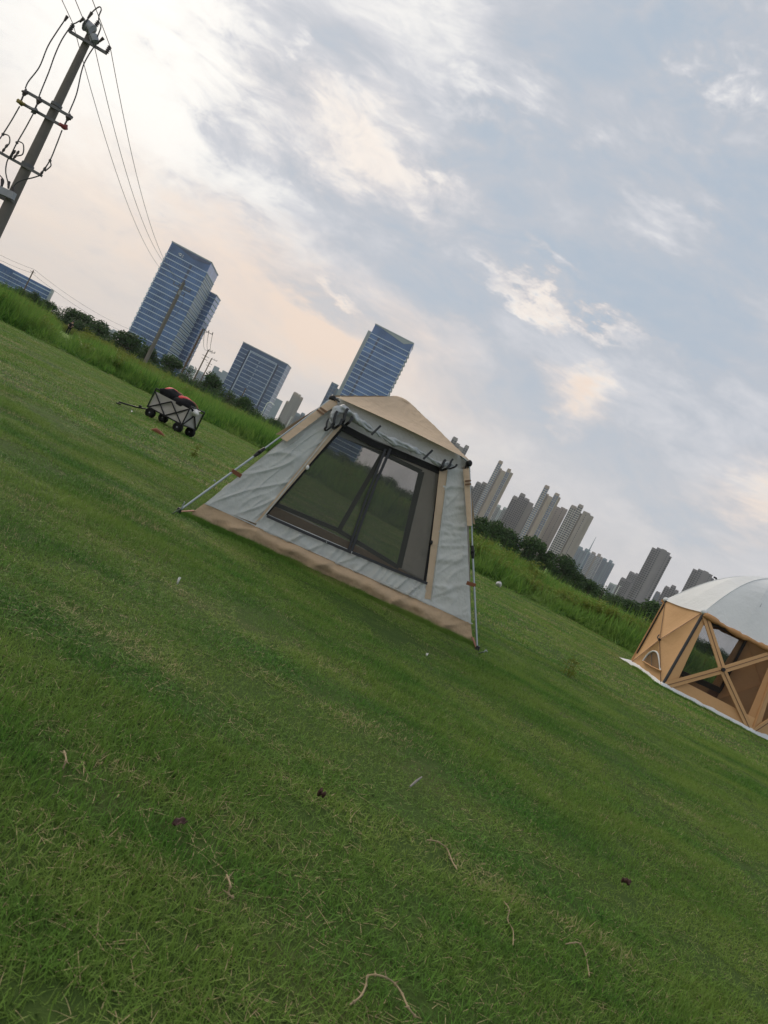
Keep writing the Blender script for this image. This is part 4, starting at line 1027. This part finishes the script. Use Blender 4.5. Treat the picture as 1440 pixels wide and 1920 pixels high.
# poles
for i, (e_, f_) in enumerate(((LE, LF), (RE, RF), (BLE, LBF), (BRE, RBF))):
    out_ = (f_-e_); out_.z = 0; out_.normalize()
    e2 = e_+out_*.02; md_ = e2.lerp(f_, .5)
    j = .50 if i % 2 == 0 else .49
    MB().tube([e2, e2.lerp(f_, j)], .0065, 10).build('pole', M['alu'], tent); MB().tube([e2.lerp(f_, j), f_+Vector((0, 0, .015))], .0080, 10).build('pole', M['alu'], tent)
    jn = MB(); c = e2.lerp(f_, j); d_ = (f_-e2).normalized(); jn.tube([c-d_*.055, c-d_*.05, c+d_*.01, c+d_*.05], [.010, .013, .016, .010], 10); jn.ball(c-d_*.01+Vector((0, -.012, 0)), .015, 8, 6); jn.build('pole_lock', M['black_plastic'], tent)
    MB().tube([f_+Vector((0, 0, .04)), f_+Vector((0, 0, -.005))], [.014, .022], 10).build('pole_foot', M['black_plastic'], tent)
    bnd = MB(); c = e2.lerp(f_, .66); inn = tdir if i % 2 == 0 else -tdir; bnd.bar(c-inn*.014-tn*.012, c+inn*.062-Vector((0, 0, .010)), .03, .006, tn); bnd.build('wall_strap', M['orange_strap'], tent)
    foot_to = (BL, BR, BBL, BBR)[i]; MB().bar(foot_to+Vector((0, 0, .02)), f_+Vector((0, 0, .012)), .02, .004).build('foot_strap', M['orange_strap'], tent)
    MB().ball(e2+Vector((0, 0, -.006)), .028, 10, 7, (1, 1, 1.1)).build('hub', M['black_plastic'], tent)
    # arm from hub to apex under the roof
    MB().tube([e2, APX-Vector((0, 0, .07))], .008, 8).build('roof_pole', M['alu'], tent)
MB().bar(RE+Vector((.0, 0, -.0)), RE+Vector((.012, 0, -.06)), .022, .012).build('hub_strap', M['black_tape'], tent)
MB().bar(LE+Vector((-.01, -.02, 0)), LE+Vector((.045, -.05, -.005)), .026, .012).build('hub_strap', M['black_tape'], tent)
# rolled door
rp = [(622, 800), (618, 786), (634, 770), (650, 776), (668, 790), (690, 806), (708, 816), (730, 828), (755, 838), (775, 846), (792, 855), (806, 864), (822, 872), (838, 872), (848, 876)]
pr = [9, 12, 15, 14, 13, 12, 7, 12, 13, 11, 6, 9, 10, 9, 5]
Pp = catmull([fp(x, y, .045) for x, y in rp], 8); rr = list(np.interp(np.linspace(0, len(pr)-1, len(Pp)), range(len(pr)), pr))
m = MB(); m.tube(Pp, [x/1440*6.0*.60 for x in rr], 22)
for i, v_ in enumerate(m.v):
    v_ = Vector(v_); k = noise.noise(v_*14)*.014 + (1-abs(noise.noise(Vector((v_.x*14+v_.z*24, v_.y*10, v_.z*22))))*3)*.014 - .012; c = min(Pp, key=lambda p: (p-v_).length); m.v[i] = tuple(v_ + (v_-c).normalized()*k)
m.build('rolled_door', M['silver'], tent)
def loopstrap(cx, cy, rx, ry, ang, rad=.007, name='roll_strap', span_=1.0):
    pts_ = []
    for k in range(17):
        a = 2*math.pi*k/16*span_; x = rx*math.cos(a); y = ry*math.sin(a); ca, sa = math.cos(ang), math.sin(ang)
        pts_.append(fp(cx + x*ca - y*sa, cy + x*sa + y*ca, .09 if math.sin(a) < .8 else .03))
    m = MB()
    for a, b in zip(pts_[:-1], pts_[1:]): m.bar(a, b, rad*1.1, .014, FN)
    m.build(name, M['black_tape'], tent)
loopstrap(628, 788, 7, 17, .25, .016, span_=.62); loopstrap(647, 783, 7, 17, .3, .018, span_=.62); loopstrap(612, 797, 5, 12, .3, .010, span_=.6); loopstrap(828, 873, 6, 10, .4, .016, span_=.62); loopstrap(842, 871, 6, 9, .4, .012, span_=.62)
for (x, y, ag) in ((696, 812, .5), (792, 857, .5)):
    a = ag+math.pi/2; dx, dy = 14*math.cos(a+.3), 14*math.sin(a+.3)
    tapes('roll_tie', [(x-dx, y-dy), (x, y), (x+dx*.7, y+dy*.7)], 4, 'black_tape', .095)
# pegs
def peg(name, a, b, hook, label):
    m = MB(); a = Vector(a); b = Vector(b); m.tube([a, b], .005, 6); m.tube(catmull([b, b+Vector((0, 0, .012))+hook*.3, b+hook], 4), .005, 6)
    m.build(name, M['alu'], None, label, 'tent peg', 'tent pegs', None, a)
peg('tent_peg', ground(318, 966, -.02), ground(330, 955, .06)+Vector((.03, 0, .02)), Vector((.0, 0, .05)), 'silver tent peg sticking out beside the left front foot of the beige grey tent')
peg('tent_peg', ground(893, 1226, -.02), ground(908, 1222, .05), Vector((.02, 0, .01)), 'silver tent peg beside the right front foot of the beige grey tent')
peg('tent_peg', ground(401, 922, -.02), at(403, 903, ground(401, 922).y), Vector((-.02, 0, .0)), 'thin silver peg standing upright left of the tent wall')

# ------------------------------------------------------------------ dome tent
C0 = Vector((6.02, 12.38, 0)); base = [Vector((x, y, 0)) for x, y in DB]
dome = empty('dome_tent', C0, 'camel and white hub dome tent at the right edge of the lawn', 'tent')
eave = [at(1320, 1148, 11.55), None, None, None, None, at(1249, 1125, 12.5)]
for i in range(1, 5):
    p = base[i].lerp(C0, .17); eave[i] = Vector((p.x, p.y, 1.27))
eave[1] = at(1463, 1222, 11.4)
apex = at(1452, 1086, 12.4)
roles = {5: 'solid', 0: 'window', 1: 'window', 2: 'solid', 3: 'solid', 4: 'plain'}
for i in range(6):
    a, b = base[i], base[(i+1) % 6]; c, d = eave[(i+1) % 6], eave[i]
    mid = (a+b+c+d)/4; nr = (b-a).cross(d-a).normalized()
    outn = mid-Vector((C0.x, C0.y, mid.z)); outn.z = 0
    if nr.dot(outn) < 0: nr = -nr
    hub = mid + nr*.12
    if i == 0: hub = onplane(1354.6, 1256, mid+nr*.12, nr)
    if i == 5: hub = onplane(1238, 1200, mid+nr*.12, nr)
    if roles[i] == 'solid':
        for (p, q_) in ((a, b), (b, c), (c, d), (d, a)):
            def fn(s, t, p=p, q_=q_):
                e_ = p.lerp(q_, s); w__ = e_.lerp(hub, t); return w__ - nr*.03*math.sin(math.pi*t)*math.sin(math.pi*s) + nr*.008*wrinkle(w__, i, 1, (2, 2, 2))
            MB().grid(fn, 14, 12).build('wall_panel', M['camel'], dome)
        for p in (a, b, c, d): MB().bar(p+nr*.012, hub+nr*.012, .012, .004, nr).build('seam', M['seam'], dome)
        MB().tube([hub, hub+nr*.03], .02, 8).build('hub', M['black_plastic'], dome)
    else:
        for p in ((a, b, c, d) if roles[i] == 'window' else ()):
            MB().bar(p, hub, .10, .02, nr).build('frame_sleeve', M['camel'], dome); MB().bar(p+nr*.013, hub+nr*.013, .010, .006, nr).build('seam', M['seam'], dome)
        if roles[i] == 'plain':
            for p, q_ in ((a.lerp(d, .18), b.lerp(c, .18)), (b.lerp(c, .18), c), (c, d), (d, a.lerp(d, .18))): MB().bar(p-nr*.04, q_-nr*.04, .10, .012, nr).build('window_tape', M['black_tape'], dome)
        MB().tube([hub, hub+nr*(.05 if roles[i] == 'window' else .005)], .028, 8).build('hub', M['black_plastic'], dome)
        ins = nr*-.03
        sheet(a+ins, b+ins, c+ins, d+ins, 10, 10, .004, 70+i).build('window_mesh', M['smoke_film'], dome)
        lo = .17
        sheet(a, b, b.lerp(c, lo), a.lerp(d, lo), 20, 4, .01, 71+i).build('wall_panel', M['camel'], dome)
        sheet(a, a.lerp(b, .12), d.lerp(c, .06), d, 4, 20, .01, 72+i).build('wall_panel', M['camel'], dome)
        sheet(b.lerp(a, .10), b, c, c.lerp(d, .06), 4, 20, .01, 73+i).build('wall_panel', M['camel_dark'], dome)
        # rolled cover under the eave
        n_ = 24; P_ = []
        for k in range(n_+1):
            s = k/n_; p = d.lerp(c, s) + nr*.06 - Vector((0, 0, .045+.03*math.sin(math.pi*s))); P_.append(p)
        m = MB(); m.tube(P_, [.028+.016*abs(math.sin(k*1.3))+.010*math.sin(k*.7) for k in range(n_+1)], 10)
        for j, v_ in enumerate(m.v):
            v_ = Vector(v_); m.v[j] = tuple(v_+Vector((0, 0, .018*noise.noise(v_*9))))
        m.build('rolled_cover', M['camel_dark'], dome)
# roof with six sectors bulging between eave and peak
def ridge(i, t):
    e_ = eave[i % 6]; p = e_.lerp(apex, t); p.z += .235*math.sin(math.pi*t)**.9*(1-.25*t); return p
for i in range(6):
    def fn(s, t, i=i):
        a, b = ridge(i, t), ridge(i+1, t); p = a.lerp(b, s); k = math.sin(math.pi*s)
        fold = 1-abs(s-.5)*2
        p.z += .10*fold*(1-abs(t-.4)/.6)*(1 if t>0 else 0)*.8
        o = p-C0; o.z = 0
        if t < .05: p += o.normalized()*.03; p.z -= .01+.02*k
        return p
    MB().grid(fn, 12, 10, False).build('roof_panel', M['whitecloth'], dome)
    MB().tube([ridge(i, t/12)+Vector((0, 0, .006)) for t in range(13)], .007, 6).build('seam', M['whitecloth'], dome)
    MB().ball(eave[i]+Vector((0, 0, .0)), .05, 12, 8, (1, 1, .85)).build('corner_cap', M['whitecloth'], dome)
    MB().tube([base[i]+Vector((0, 0, 0)), eave[i]], .022, 8).build('corner_piping', M['black_tape'] if i == 0 else M['camel_dark'], dome)
MB().tube([apex-Vector((0, 0, .03)), apex+Vector((0, 0, .03))], .04, 10).build('peak_hub', M['black_plastic'], dome)
rh = at(1346, 1092, 13.0); MB().tube([rh-Vector((0, 0, .02)), rh+Vector((-.06, 0, .05)), rh+Vector((-.1, 0, .05))], .016, 8).build('roof_toggle', M['black_plastic'], dome)
rh = at(1389, 1083, 12.9); MB().tube([rh-Vector((0, 0, .03)), rh+Vector((0, 0, .02))], .03, 8).build('roof_hub', M['drum'], dome)
# small arched vent in the left wall
i = 5; a, b = base[5], base[0]; c, d = eave[0], eave[5]; mid = (a+b+c+d)/4; nr = (b-a).cross(d-a).normalized(); o_ = mid-C0; o_.z = 0
if nr.dot(o_) < 0: nr = -nr
vp = lambda x, y, o=.0: onplane(x, y, mid+nr*(.075+o), nr)
arc = [(1206, 1240), (1213, 1230), (1221, 1223), (1228, 1221.5), (1234, 1226), (1237, 1240), (1239, 1258)]
P_ = catmull([vp(*q_) for q_ in arc], 4); m = MB(); m.v = [tuple(p) for p in P_]; m.f = [tuple(range(len(P_)))]; m.sm = [False]; m.build('vent_net', M['smoke_film'], dome)
m = MB(); m.tube([p+nr*.006 for p in P_], .014, 8); m.build('vent_rim', M['whitecloth'], dome)
MB().tube([vp(1206, 1240, .01), vp(1222, 1250, .01), vp(1239, 1258, .01)], .014, 6).build('vent_rim', M['camel_dark'], dome)
MB().tube([vp(1222, 1226, .01), vp(1222, 1249, .01)], .006, 6).build('vent_rim', M['black_tape'], dome)
MB().tube(catmull([vp(1236, 1190, .03), vp(1233, 1195, .05), vp(1236, 1201, .03)], 4), .009, 6).build('toggle', M['black_plastic'], dome)
# roof window patch
def rp_(s, t, o=.006):
    a, b = ridge(0, t), ridge(1, t); p = a.lerp(b, s); p.z += .06*(1-abs(s-.5)*2)*math.sin(math.pi*min(1, t*1.2))*(1-t) + o; return p
MB().grid(lambda s, t: rp_(.55+.4*s, .25+.4*t, .012), 6, 6).build('roof_window', M['whitecloth'], dome)
MB().tube([rp_(.55, .25+.04*k, .015) for k in range(9)], .006, 6).build('roof_zip', M['drum'], dome)
# floor and ground sheet skirt
m = MB(); m.v = [tuple(Vector((p.x, p.y, .015))) for p in base]; m.f = [tuple(range(6))]; m.sm = [False]; m.build('floor', M['camel_dark'], dome)
def gs(s, t):
    k = s*6; i = int(k) % 6; f = k-int(k); p = base[i].lerp(base[(i+1) % 6], f); o = (p-C0).normalized(); wv = .06+.03*noise.noise(Vector((s*30, 1, 0)))+(.15*(1-f/.35) if i == 5 and f < .35 else 0)
    q_ = p + o*wv*t; q_.z = .065 - .05*t + .02*noise.noise(Vector((s*60, t*2, 3))); return q_
MB().grid(gs, 120, 4).build('groundsheet_edge', M['whitecloth'], dome)

# ------------------------------------------------------------------ wagon with bags
nc = ground(339, 815)     # ground under near corner
wd = Vector((math.cos(math.radians(180-17)), math.sin(math.radians(180-17)), 0)); wc = Vector((math.cos(math.radians(73)), math.sin(math.radians(73)), 0))
LW, WW = .74, .44
nc = at(334, 809, nc.y-.05); nc.z = 0
wag = empty('folding_wagon', nc+wd*LW/2+wc*WW/2, 'grey folding wagon with black frame loaded with backpacks', 'wagon')
def wp(a, b, z): return nc + wd*a*LW + wc*b*WW + Vector((0, 0, z))
z0, z1 = .165, .49
for bb in (0, 1):
    sheet(wp(1, bb, z0), wp(0, bb, z0), wp(0, bb, z1-.03), wp(1, bb, z1-.03), 20, 8, .03, 80+bb, bulge=-.02).build('side_cloth', M['wagoncloth'], wag)
for aa in (0, 1):
    sheet(wp(aa, 0, z0), wp(aa, 1, z0), wp(aa, 1, z1-.03), wp(aa, 0, z1-.03), 12, 8, .03, 84+aa).build('end_cloth', M['wagoncloth'], wag)
sheet(wp(0, 0, z0), wp(1, 0, z0), wp(1, 1, z0), wp(0, 1, z0), 4, 4, .01, 88).build('floor_cloth', M['wagoncloth'], wag)
def tb(*pp, r=.012, nm='frame_tube'): MB().tube([wp(*p) for p in pp], r, 8).build(nm, M['black_plastic'], wag)
for bb in (-.03, 1.03):
    tb((0, bb, z0), (1, bb, z0)); 
    tb((0, bb, z0), (.5, bb, z1-.06)); tb((.5, bb, z0), (0, bb, z1-.04)); tb((.5, bb, z0), (1, bb, z1-.04)); tb((1, bb, z0), (.5, bb, z1-.06))
for aa in (-.02, 1.02):
    tb((aa, -.03, z0-.01), (aa, -.03, z1+.02), r=.013); tb((aa, 1.03, z0-.01), (aa, 1.03, z1+.02), r=.013); tb((aa, -.03, z1+.02), (aa, 1.03, z1+.02), r=.013); tb((aa, -.03, z0), (aa, 1.03, z0)); tb((aa, 0, z0), (aa, .6, z1-.06)); tb((aa, 1, z0), (aa, .4, z1-.06))
for aa in (.07, .90):
    for bb in (.04, .96):
        c = wp(aa, bb, .090); ax = wc
        tyre = MB(); n_ = 20; vs = []
        prof = [(.050, -.040), (.082, -.042), (.090, -.026), (.090, .026), (.082, .042), (.050, .040)]
        for k in range(n_):
            a = 2*math.pi*k/n_; kk = 1.0 if k % 2 else .965; rad = wd*math.cos(a)+Vector((0, 0, 1))*math.sin(a)
            vs += [c + rad*(r_*kk if r_ > .085 else r_) + ax*x_ for r_, x_ in prof]
        fs = [(k*6+j, k*6+j+1, ((k+1) % n_)*6+j+1, ((k+1) % n_)*6+j) for k in range(n_) for j in range(5)]
        tyre.add(vs, fs, True)
        w_ob = MB().tube([c-ax*.028, c+ax*.028], .051, 16).build('wheel', M['black_plastic'], wag)
        me = tyre; o = me.build('tyre', M['rubber'], wag); o.parent = w_ob
        hb_ = MB().tube([c-ax*.036, c+ax*.036], .012, 8).build('hubcap', M['drum'], wag); hb_.parent = w_ob
        MB().bar(wp(aa, bb*.9+.05, .17), c, .03).build('fork', M['black_plastic'], wag)
he = ground(222, 757, .02); hs = wp(1.03, .5, z0-.02)
MB().tube([hs, hs.lerp(he, .5), he+Vector((0, 0, .03)), he], .013, 8).build('handle', M['black_plastic'], wag); MB().bar(he-wc*.05, he+wc*.05, .025).build('handle_grip', M['black_plastic'], wag)
c = hs.lerp(he, .42); MB().box(c.x-.02, c.x+.02, c.y-.02, c.y+.02, c.z, c.z+.045).build('handle_clip', M['black_plastic'], wag)
def backpack(c, ax, L_, label, seed):
    r = empty('backpack', c, label, 'backpack', 'backpacks lying in the wagon')
    m = MB(); m.ball(c, 1, 18, 12, (L_*.5, .17, .125), .25, seed)
    ang = math.atan2(ax.y, ax.x)
    def rot(m):
        for i, v_ in enumerate(m.v):
            d_ = Vector(v_)-c; m.v[i] = (c.x+d_.x*math.cos(ang)-d_.y*math.sin(ang), c.y+d_.x*math.sin(ang)+d_.y*math.cos(ang), c.z+d_.z+.18*d_.x*0)
        return m
    rot(m).build('body', M['blackcloth'], r)
    m = MB(); m.ball(c+Vector((L_*.10, -.04, .06)), 1, 14, 10, (L_*.30, .145, .085), .2, seed+4); rot(m).build('front_panel', M['redcloth'], r)
    m = MB(); m.ball(c+Vector((-L_*.18, -.10, -.02)), 1, 14, 10, (L_*.26, .09, .09), .2, seed+6); rot(m).build('pocket', M['blackcloth'], r)
    for k in (-.10, .06):
        m = MB(); m.tube([c+Vector((x, -.17+.10*abs(x)/L_, .10-.9*x*x/L_+k*.3)) for x in np.linspace(-L_*.42, L_*.42, 9)], .009, 6); rot(m).build('strap', M['redp'] if k > 0 else M['drum'], r)
    return r
backpack(wp(.74, .45, .50), wd, .48, 'black and red backpack lying at the left end of the wagon', 1)
backpack(wp(.30, .35, .47), wd, .50, 'black backpack with red top lying on the middle of the wagon', 9)
def lumpbag(name, c, s, label, seed, mat='white'):
    r = empty(name, c, label, 'bag'); m = MB(); m.ball(c, 1, 14, 10, s, .6, seed); m.build('bag_body', M[mat], r); m = MB(); m.tube([c+Vector((s[0]*.7, 0, s[2]*.4)), c+Vector((s[0]*1.15, 0, s[2]*.8))], [s[2]*.35, s[2]*.15], 8); m.build('bag_neck', M[mat], r)
lumpbag('plastic_bag', wp(.98, .6, .50), (.05, .05, .06), 'white bag hanging at the left end of the wagon', 3)
lumpbag('plastic_bag', wp(.86, .9, .57), (.07, .06, .05), 'white bundle on top behind the left backpack', 5)
lumpbag('plastic_bag', wp(.05, .35, .45), (.12, .08, .06), 'clear whitish bag at the right end of the wagon', 7, 'bag')
# rag in front of wagon
c = ground(295, 813)
rg = empty('cloth_bundle', c, 'reddish brown crumpled cloth lying on the lawn in front of the wagon', 'cloth')
m = MB(); m.tube([at(284, 807, c.y)+Vector((0, 0, 0)), c+Vector((-.04, 0, .03)), c+Vector((.03, 0, .03)), at(309, 818, c.y)], [.015, .034, .028, .008], 10)
for i, v_ in enumerate(m.v): v_ = Vector(v_); m.v[i] = tuple(v_+Vector((0, 0, 1))*.025*noise.noise(v_*18))
m.build('cloth', M['rag'], rg)

# ------------------------------------------------------------------ person
pc = at(123, 631, 80); pz = -.45
pr_ = empty('person', (pc.x, 80, pz), 'person in black clothes and dark cap standing in the tall grass at left', 'person')
def skinmesh(name, vs, es, rads, mat, parent, sub=1):
    me = bpy.data.meshes.new(name); me.from_pydata(vs, es, []); o = bpy.data.objects.new(name, me); link(o, parent); me.materials.append(mat)
    o.modifiers.new('skin', 'SKIN'); o.modifiers.new('sub', 'SUBSURF').levels = sub; o.modifiers['sub'].render_levels = sub
    me.skin_vertices.new() if hasattr(me.skin_vertices, 'new') and not me.skin_vertices else None
    return o
def skin_body(name, vs, es, rads, mat, parent):
    """grow one continuous surface with bmesh skin layer"""
    import bmesh
    me = bpy.data.meshes.new(name); bm = bmesh.new(); lay = bm.verts.layers.skin.verify()
    bv = [bm.verts.new(v) for v in vs]
    for a, b in es: bm.edges.new((bv[a], bv[b]))
    for v_, r_ in zip(bv, rads): v_[lay].radius = (r_, r_*.85)
    bv[0][lay].use_root = True
    bm.to_mesh(me); bm.free(); o = bpy.data.objects.new(name, me); link(o, parent); me.materials.append(mat)
    o.modifiers.new('skin', 'SKIN'); s = o.modifiers.new('sub', 'SUBSURF'); s.levels = 1; s.render_levels = 1
    return o
J = [(0, 0, .90), (0, 0, 1.12), (.03, 0, 1.36), (.06, -.01, 1.45), (.09, -.02, 1.56), (.10, -.02, 1.63),
     (-.16, 0, 1.34), (-.24, -.06, 1.08), (-.10, -.24, .98), (.20, 0, 1.34), (.30, -.12, 1.12), (.24, -.30, 1.22),
     (-.10, 0, .86), (-.12, -.03, .48), (-.13, .02, .06), (.10, 0, .86), (.13, -.05, .48), (.12, .0, .06), (-.13, -.14, .03), (.12, -.15, .03)]
E_ = [(0, 1), (1, 2), (2, 3), (3, 4), (4, 5), (2, 6), (6, 7), (7, 8), (2, 9), (9, 10), (10, 11), (0, 12), (12, 13), (13, 14), (0, 15), (15, 16), (16, 17), (14, 18), (17, 19)]
Rr = [.14, .13, .15, .055, .09, .09, .06, .045, .03, .06, .045, .03, .085, .06, .045, .085, .06, .045, .04, .04]
skin_body('body', J, E_, Rr, M['skin'], pr_)
skin_body('shirt', [J[0], J[1], J[2], J[6], (-.22, -.04, 1.16), J[9], (.27, -.08, 1.18)], [(0, 1), (1, 2), (2, 3), (3, 4), (2, 5), (5, 6)], [.18, .175, .20, .10, .08, .10, .08], M['blackcloth'], pr_)
skin_body('trousers', [J[0], J[12], J[13], J[14], J[15], J[16], J[17]], [(0, 1), (1, 2), (2, 3), (0, 4), (4, 5), (5, 6)], [.155, .105, .08, .065, .105, .08, .065], M['blackcloth'], pr_)
LB().ball((.10, -.01, 1.64), .115, 14, 9, (1, 1.05, .8)).build('hair', M['hair'], pr_)
hd = LB(); hd.ball((.095, -.125, 1.585), .018, 8, 6); hd.build('nose', M['skin'], pr_)
for sx in (-.035, .035): LB().ball((.095+sx, -.112, 1.605), .011, 8, 6).build('eye', M['hair'], pr_)

# ------------------------------------------------------------------ litter, twigs, stray plants
def flat_bit(name, px, py, w_, h_, label, cat, mat, seed, hz_=.015):
    c = ground(px, py, .03); rs = random.Random(seed); a0 = rs.uniform(0, 6.28); R2 = Matrix.Rotation(a0, 3, 'Z')
    def fn(s, t):
        e_ = math.sin(math.pi*s)**.6 if 0 < s < 1 else 0
        v_ = Vector(((s-.5)*w_, (t-.5)*h_*(.3+.7*e_), hz_*(noise.noise(Vector((s*3+seed, t*3, 0)))+abs(t-.5))))
        return c + R2 @ v_
    m = MB().grid(fn, 8, 5); o = m.build(name, M[mat], None, label, cat, None, None, c)
    md = o.modifiers.new('thickness', 'SOLIDIFY'); md.thickness = .0015; return o
flat_bit('dry_leaf', 336, 1543, .032, .018, 'dark reddish brown curled leaf in the lower left of the lawn', 'leaf', 'dryleaf', 1, .012)
flat_bit('dry_leaf', 1173, 1655, .028, .016, 'dark brown leaf in the lower right of the lawn', 'leaf', 'dryleaf', 2, .02)
flat_bit('paper_scrap', 333, 1092, .02, .008, 'white scrap on the lawn left below the tent', 'litter', 'paper', 3, .03)
flat_bit('paper_scrap', 800, 1228, .035, .012, 'small white scrap on the lawn just below the right part of the tent', 'litter', 'paper', 4)
flat_bit('plastic_scrap', 934, 1098, .17, .07, 'white crumpled plastic on the lawn edge, right of the tent', 'litter', 'bag', 5, .10)
flat_bit('plastic_scrap', 247, 772, .14, .03, 'white sliver on the grass just below the wagon handle', 'litter', 'paper', 6, .02)
0 and flat_bit('paper_scrap', 95, 887, .16, .05, 'pale dry scrap on the lawn at the left', 'litter', 'straw', 8, .01)
flat_bit('dry_leaf', 602, 1490, .02, .01, 'tiny dark leaf left of the grey twig', 'leaf', 'dryleaf', 9, .02)
c = ground(780, 1465, .035); a = ground(769, 1475, .03); b = ground(791, 1457, .045)
MB().tube([a, c, b], [.003, .004, .0025], 7).build('twig', M['twig'], None, 'short pale grey twig lying in the middle of the foreground lawn', 'twig', None, None, c)
def vine(pts_, label, r=.0012, z=.018):
    P_ = catmull([ground(x, y, z+.008*math.sin(i*2)) for i, (x, y) in enumerate(pts_)], 6); o = MB(); o.tube(P_, r, 6)
    for k in range(2, len(P_)-1, 5):
        o.ball(P_[k], r*1.9, 6, 4); d_ = Vector((random.uniform(-1, 1), random.uniform(-1, 1), random.uniform(0, .8)))*.014; o.tube([P_[k], P_[k]+d_], [r*.8, r*.3], 5)
    o.build('dry_runner', M['straw'], None, label, 'dry stem', None, None, P_[0])
vine([(656, 1884), (676, 1868), (686, 1848), (690, 1830), (712, 1829), (735, 1840), (752, 1860), (765, 1888), (780, 1908)], 'arching dry runner stem at the bottom middle of the lawn', .0017, .03)
vine([(945, 1690), (955, 1705), (952, 1725), (962, 1745), (962, 1772)], 'dry runner stem in the lower right foreground grass')
vine([(800, 1575), (820, 1578), (838, 1592), (848, 1615), (857, 1630)], 'dry runner stem right of the foreground middle', .0018)
vine([(1060, 1770), (1085, 1768), (1098, 1790), (1105, 1830)], 'thin dry runner near the bottom right', .0016)
vine([(425, 1640), (432, 1660), (428, 1675), (438, 1684)], 'short dry stem in the lower left foreground', .0018)
vine([(120, 1408), (124, 1425), (118, 1440)], 'pale dry stem at the left edge of the foreground', .002)
def weedplant(px, py, h, label, seed):
    c = ground(px, py); o = leafplant('weed_plant', M['weed'], seed, h, h*.35, 5, 9, h*.3); o.location = c; link(o, None, label, 'weed')
weedplant(362, 858, .24, 'single upright weed on the lawn between wagon and tent', 5)
weedplant(1064, 1268, .26, 'single upright weed on the lawn left of the dome tent', 6)
weedplant(885, 705, .01, 'tiny weed', 7) if False else None

# ------------------------------------------------------------------ haze
hb = MB(); hb.box(-2400, 2400, -2400, 2400, -1.8, 150)
mh = bpy.data.materials.new('haze_air'); mh.use_nodes = True; mh.node_tree.nodes.clear()
ho = mh.node_tree.nodes.new('ShaderNodeOutputMaterial'); pv = mh.node_tree.nodes.new('ShaderNodeVolumePrincipled')
pv.inputs['Color'].default_value = (.93, .95, 1.0, 1); pv.inputs['Density'].default_value = .00012; mh.node_tree.links.new(pv.outputs[0], ho.inputs['Volume'])
hb.build('haze', mh, None, None, None, None, 'stuff')
